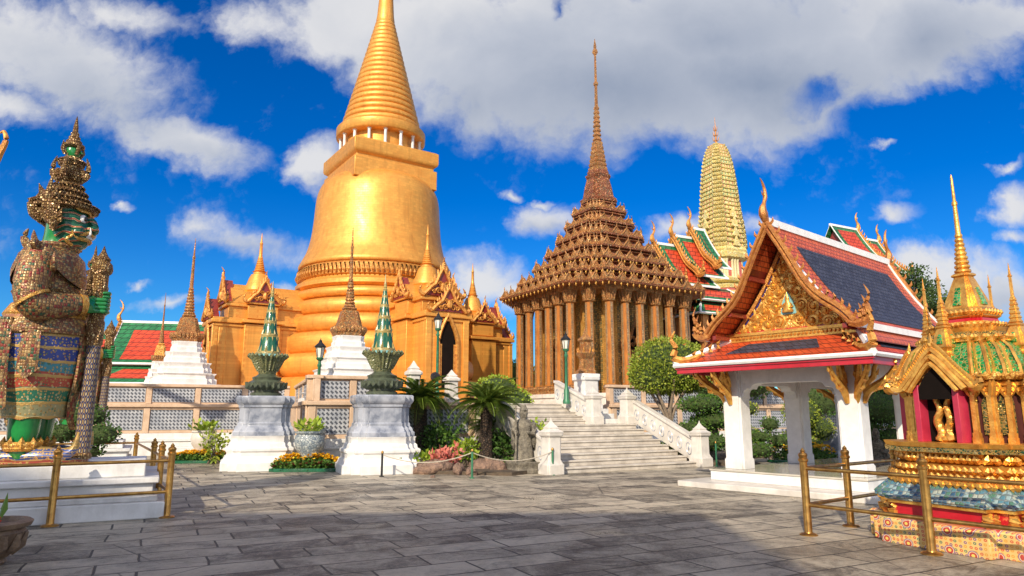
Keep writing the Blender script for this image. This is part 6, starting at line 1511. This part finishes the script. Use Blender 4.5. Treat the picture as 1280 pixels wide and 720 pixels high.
ball_shrub(647, 501, 27.0, 'smaller clipped lime ball shrub on the terrace next to the larger ball', .62, .42, 1.4)
# cycads
def cycad(p, h, lean, rcr, label, n=34, r0=.24):
    t = empty('cycad', p, 0, label, 'cycad', 'cycads by the stairs')
    g = MB(); top = Vector((lean[0], lean[1], h)); pa = curve([(0, 0, -.05), (lean[0]*.25, lean[1]*.25, h*.35), (lean[0]*.65, lean[1]*.65, h*.7), top], 5)
    g.tube(pa, radl(len(pa), r0*1.15, r0, r0*.9, r0*.85), 14); g.build('trunk', M['cycad_bark'], t)
    g = MB()
    for k in range(n):
        a = k*2.39996; el = lerp(1.25, -.25, (k/n)**.8)+random.uniform(-.1, .1); L = rcr*random.uniform(.88, 1.08)
        d = Vector((math.cos(a), math.sin(a), 0)); P = []
        for i in range(13):
            s_ = i/12; e = el-1.15*s_**1.4
            P.append((P[-1]+(d*math.cos(e)+Vector((0, 0, math.sin(e))))*L/12) if P else top+d*.06+Vector((0, 0, -.05)))
        g.tube(P, radl(13, .022, .008), 3)
        for i in range(1, 13):
            for q in range(3):
                c = P[i-1].lerp(P[i], q/3); tg = (P[i]-P[i-1]).normalized(); sd = tg.cross(Vector((0, 0, 1))).normalized(); s_ = (i-1+q/3)/12; ll = L*.21*math.sin(math.pi*min(1, .12+s_*.9))**.6+.02
                for sg in (-1, 1): leaf(g, c, sd*sg+tg*.55+Vector((0, 0, .22)), Vector((0, 0, 1)), ll, .030)
    g.build('crown', M['leaf_cycad'], t, flat=True); return t
y1 = gp(526, 584); cycad(y1+Vector((-.06, .30, 0)), 2.28, (-.05, 0), 1.3, 'tall straight cycad with dark trunk beside the right marble pedestal', 40)
y2 = gp(585, 584); cycad(y2+Vector((.2, 1.0, 0)), 1.35, (.55, .1), 1.0, 'shorter leaning cycad in the rock bed', 30, .21)
cycad(Vector((-.85, 22.25, 0)), 2.1, (.05, 0), 1.3, 'dark cycad standing behind the leaning cycad', 36, .22)
bs = gp(498, 588)
# rocks
def rock(p, s_, label, seed, rz=0):
    random.seed(seed); t = MB(); N_, m_ = 14, 9; pl = circ(N_); rings = []
    ph = [random.uniform(0, 6.28) for _ in range(8)]
    for i in range(m_+1):
        th = math.pi*(i+.03)/m_*.993; ring = []
        for x, y in pl:
            a = math.atan2(y, x); k = 1+.16*math.sin(2*a+ph[0]+th)+.10*math.sin(3*a+ph[1]+2*th)+.09*math.sin(5*a+ph[2]-3*th)+.06*math.sin(7*th+ph[3]+4*a)
            ring.append((s_[0]*k*math.sin(th)*x, s_[1]*k*math.sin(th)*y, s_[2]*(.45-k*math.cos(th)*.62)))
        rings.append(ring)
    t.loft(rings); o_ = t.build('rock', M['rock'], None, ang=60); o_.location = p; o_.rotation_euler.z = rz; tag(o_, label, 'rock', 'rocks edging the cycad bed'); return o_
for i, (u, v, sx, sz, lab) in enumerate([(508, 592, .34, .34, 'small dark rock at the left end of the cycad bed'), (541, 593, .55, .36, 'broad pink boulder under the salmon plant'), (572, 594, .27, .30, 'rounded rock right of the broad pink boulder'), (588, 595, .20, .24, 'small rock behind the green bollard'),
      (605, 590, .50, .34, 'long brown rock right of the green bollard'), (623, 592, .26, .36, 'upright pale rock left of the stone guardian'), (541, 597, .10, .08, 'tiny stone lying on the paving before the boulder'), (560, 588, .3, .26, 'reddish rock at the back of the pink plant')]):
    q = gp(u, v); rock(q+Vector((0, .25 if sx > .15 else 0, -.02)), (sx, sx*.7, sz), lab, 20+i, i*.7)
random.seed(11)
g = MB(); q0 = gp(500, 592); pl = [gp(495, 592), gp(640, 595), gp(690, 590)+Vector((0, .4, 0)), Vector((-.5, 22.9, 0)), N2+(0,) and Vector((-1.2, 24.1, 0)), Vector((-3.2, 22.9, 0))]
g.loft([[(p.x, p.y, z) for p in pl] for z in (.0, .10)]); o = g.build('planted_bed_soil', M['soil']); kind(o, 'structure')
g = MB(); pl = [Vector((6.4, 23.9, 0)), Vector((8.2, 23.2, 0)), Vector((9.0, 28.0, 0)), Vector((16.8, 24.5, 0)), Vector((20, 30, 0)), Vector((12, 33.5, 0)), Vector((5.2, 29.8, 0))]
g.loft([[(p.x, p.y, z) for p in pl] for z in (.0, .12)]); o = g.build('garden_soil', M['soil']); kind(o, 'structure')
# stone guardian with staff
p = gp(655, 592)+Vector((0, .3, 0))
t = empty('guardian_plinth', p, R(25), 'low carved stone plinth under the weathered stone guardian', 'plinth'); g = MB(); g.prof([(.44, 0), (.44, .1), (.40, .14), (.40, .22), (.43, .26), (.43, .32)], redent(1, .12)); g.build('plinth_body', M['stone'], t, bevel=.01)
def stone_guard(p, rz, label, s_=1.0, staff=-1):
    t = empty('stone_guardian', p, rz, label, 'statue', 'weathered stone figures'); n = 18; f = lambda z, rx, ry, cx=0, cy=0: [(x*s_, y*s_, z_*s_) for x, y, z_ in er(z, rx, ry, cx, cy, n)]
    g = MB(); g.loft([f(0, .36, .30), f(.12, .38, .31), f(.4, .33, .27), f(.75, .28, .22), f(1.0, .24, .19), f(1.15, .27, .21), f(1.38, .31, .21), f(1.5, .27, .18), f(1.56, .13, .12), f(1.60, .11, .11), f(1.64, .14, .14), f(1.75, .155, .16), f(1.86, .14, .15), f(1.93, .08, .09)])
    for sx in (-1, 1):
        g.tube([Vector((sx*.27, 0, 1.42))*s_, Vector((sx*.40, -.06, 1.15))*s_, Vector((sx*.30, -.24, 1.02))*s_, Vector((sx*.10 if sx != staff else sx*.34, -.30, 1.08))*s_], [.11*s_, .10*s_, .09*s_, .07*s_], 8)
        g.tube([Vector((sx*.38, -.05, 1.1))*s_, Vector((sx*.40, -.06, .7))*s_, Vector((sx*.38, -.04, .45))*s_], [.10*s_, .11*s_, .03*s_], 6)
    g.ball(Vector((0, -.16, 1.74))*s_, .035*s_, 0, 6, 4)
    rg_ = random.Random(int(p.x*10)); g.v = [(x+rg_.gauss(0, .012), y+rg_.gauss(0, .012), z+rg_.gauss(0, .008)) for x, y, z in g.v]
    g.build('body', M['stone'], t)
    q = MB(); q.tube([Vector((0, .0, 1.88))*s_, Vector((0, 0, 1.98))*s_, Vector((0, 0, 2.10))*s_], [.17*s_, .13*s_, .07*s_], 8); q.build('headdress', M['stone'], t)
    q = MB(); q.tube([Vector((staff*.36, -.32, 0))*s_, Vector((staff*.36, -.32, 2.05))*s_], .035*s_, 6); q.build('staff', M['stone'], t)
    for sx in (-1, 1):
        q = MB(); q.ball(Vector((sx*.055, -.15, 1.78))*s_, .02*s_, 0, 6, 4); q.build('eye', M['stone'], t)
stone_guard(p+Vector((0, 0, .32)), R(10), 'weathered stone guardian figure with a staff left of the stairs', .80)
p = gp(888, 577); stone_guard(p+Vector((0, .2, 0)), R(-25), 'weathered stone figure with a staff between the right newel post and the pavilion', .86, 1)
p = at(1097, 566, 20.5); stone_guard(Vector((p.x, p.y, 0)), R(-20), 'small pale stone figure between the pavilion and the gilded shrine', .62)
# bollards with rope
def bollard(u, v, h, label, m):
    p = gp(u, v); t = empty('bollard', p, 0, label, 'bollard', 'rope bollards of the planted beds'); g = MB(); g.prof([(.07, 0), (.07, .02), (.032, .03), (.03, h-.05)], circ(10)); g.build('stem', M[m], t)
    g = MB(); g.prof([(.036, h-.05), (.04, h-.02), (.03, h+.01), (.004, h+.03)], circ(10)); g.build('cap', M['brass'], t); return p+Vector((0, 0, h-.08))
k1 = bollard(477, 596, .68, 'black bollard in front of the white base of the right marble pedestal', 'black')
k2 = bollard(590, 598, .76, 'green bollard in front of the cycad rocks', 'green_pole')
k3 = bollard(691, 594, .74, 'green bollard before the left newel post', 'green_pole')
k4 = bollard(896, 583, .80, 'green bollard between the right newel post and the pavilion', 'green_pole')
M['rope'] = plain('pale_rope', (.5, .45, .36), (.38, .33, .26), .8, 0, 20, .4, .01)
for a_, b_, lab in ((k1, k2, 'sagging pale rope between the black bollard and the green bollard by the rocks'), (k2, k3, 'sagging pale rope between the two green bollards left of the stairs')):
    g = MB(); pts = []
    for i in range(17):
        s_ = i/16; q = a_.lerp(b_, s_); q.z -= .24*4*s_*(1-s_); pts.append(q)
    g.tube(pts, .014, 5); o = g.build('rope', M['rope']); tag(o, lab, 'rope')
# white stone posts and floodlights on the terrace edge above the cycad
for (u, v, Y, h, lab) in ((516, 500, 24.2, .9, 'squat white stone post behind the tall cycad'), (564, 500, 24.85, 1.05, 'tall white stone post right of the lamp post before the golden porch')):
    p = at(u, v, Y); t = empty('stone_post', (p.x, p.y, 2.14), G28, lab, 'post'); g = MB(); k = .20; hh = at(u, 471 if u > 540 else 462, Y).z-2.14
    g.prof([(k*1.2, 0), (k*1.2, .12), (k, .16), (k*.95, hh*.80), (k*1.3, hh*.84), (k*1.3, hh*.92), (k*.8, hh), (k*.9, hh*1.03), (k*.5, hh*1.12), (.01, hh*1.28)], redent(1, .16)); g.build('post_body', M['marble_light'], t, bevel=.01)
p = at(535, 478, 25.2)
t = empty('floodlight_bracket', (p.x, p.y, 2.1), R(20), 'black twin floodlights on a short green post beside the white stone post', 'floodlight'); hh = p.z-2.1
g = MB(); g.prof([(.06, 0), (.05, hh)], circ(8)); g.b2(-.42, .42, -.02, .02, hh-.05, hh); g.build('bracket', M['green_pole'], t)
for x in (-.42, .30):
    g = MB(); g.tube([(x, -.14, hh+.18), (x, .0, hh+.20), (x, .16, hh+.22)], [.10, .16, .18], 12, up=(0, 0, 1)); g.tube([(x, 0, hh), (x, 0, hh+.1)], .02, 5); g.build('lamp_head', M['black'], t)
# pot at the lower left corner
p = gp(-8, 712)
t = empty('clay_planter', p+Vector((-.30, .2, 0)), 0, 'brown carved clay planter cut by the lower left corner', 'planter')
g = MB(); g.prof([(.22, 0), (.24, .03), (.22, .06), (.30, .14), (.36, .26), (.40, .36), (.38, .40), (.44, .42), (.46, .47), (.43, .49), (.36, .49), (.34, .44)], circ(36))
for k in range(14):
    a = k*2*math.pi/14; g.tube([(.27*math.cos(a), .27*math.sin(a), .11), (.36*math.cos(a), .36*math.sin(a), .22), (.40*math.cos(a), .40*math.sin(a), .35)], [.03, .06, .03], 5)
g.build('planter_body', M['terracotta'], t)
g = MB(); g.prof([(.37, .43), (.02, .46)], circ(24)); g.build('soil', M['rock'], t)
g = MB()
for _ in range(16):
    c = Vector((random.uniform(-.2, .0), random.uniform(-.2, .2), .44)); d = Vector((random.uniform(-.6, .2), random.uniform(-.4, .4), 1)); leaf(g, c, d, rnd_dir(), .35, .05)
for k in range(10): leaf(g, Vector((.14, -.06, .50))+rnd_dir()*.03, rnd_dir()+Vector((0, 0, .6)), rnd_dir(), .07, .03, 1)
g.tube([(.10, -.05, .44), (.14, -.06, .52)], .008, 4, 0)
g.build('plant', [M['leaf'], M['flower_red']], t, flat=True)
# topiary behind the statue's club, by the far guardian
p = at(100, 545, 19.0)
trunk_tree('clipped_shrub', (p.x, p.y, 0), 'dark cloud-pruned shrub behind the guardian statue legs', 'shrub', [([(0, 0, 0), (.1, 0, .6), (.5, 0, 1.0)], .06, .03), ([(0, 0, .3), (-.4, 0, .8), (-.6, 0, 1.1)], .04, .03)], [((.55, 0, 1.15), (.5, .45, .3)), ((-.55, 0, 1.2), (.5, .45, .28)), ((0, .2, 1.65), (.55, .5, .3)), ((.2, 0, .7), (.4, .4, .22))], M['leaf_dark'], M['bark'], size=.09)
# natural trees beyond the pavilion
def big_tree(u, v, Y, r, label, seed):
    random.seed(seed); p = at(u, v, Y); t = empty('leafy_tree', (p.x, p.y, 0), 0, label, 'tree', 'leafy trees beyond the pavilion'); zc = p.z
    g = MB(); g.tube([(0, 0, 0), (.2, 0, zc*.5), (0, 0, zc)], [.4, .3, .12], 8); cl = []
    for k in range(16):
        d = rnd_dir(); d.z *= .75; c = Vector((0, 0, zc))+d*r*random.uniform(.45, .95); cl.append(c); g.tube([(0, 0, zc-r*.6), Vector((0, 0, zc-r*.2)).lerp(c, .5), c], [.14, .08, .03], 5)
    g.build('trunk', M['bark'], t); g = MB()
    for c in cl:
        for _ in range(5): leaf_ball(g, c+rnd_dir()*r*.22, (r*.24, r*.24, r*.18), 55, .22, .3, .4)
    g.build('crown', M['leaf_far'], t, flat=True)
big_tree(1138, 375, 52, 2.7, 'leafy tree showing above the right end of the pavilion roof', 5)
big_tree(1166, 392, 55, 2.7, 'leafy tree between the pavilion roof and the shrine spire', 6)
big_tree(1120, 470, 46, 3.6, 'dark leafy tree behind the right corner of the pavilion', 8)
big_tree(1050, 500, 48, 3.4, 'dark leafy tree seen through the pavilion', 9)
big_tree(1225, 455, 50, 3.4, 'dark leafy tree behind the gilded shrine', 10)
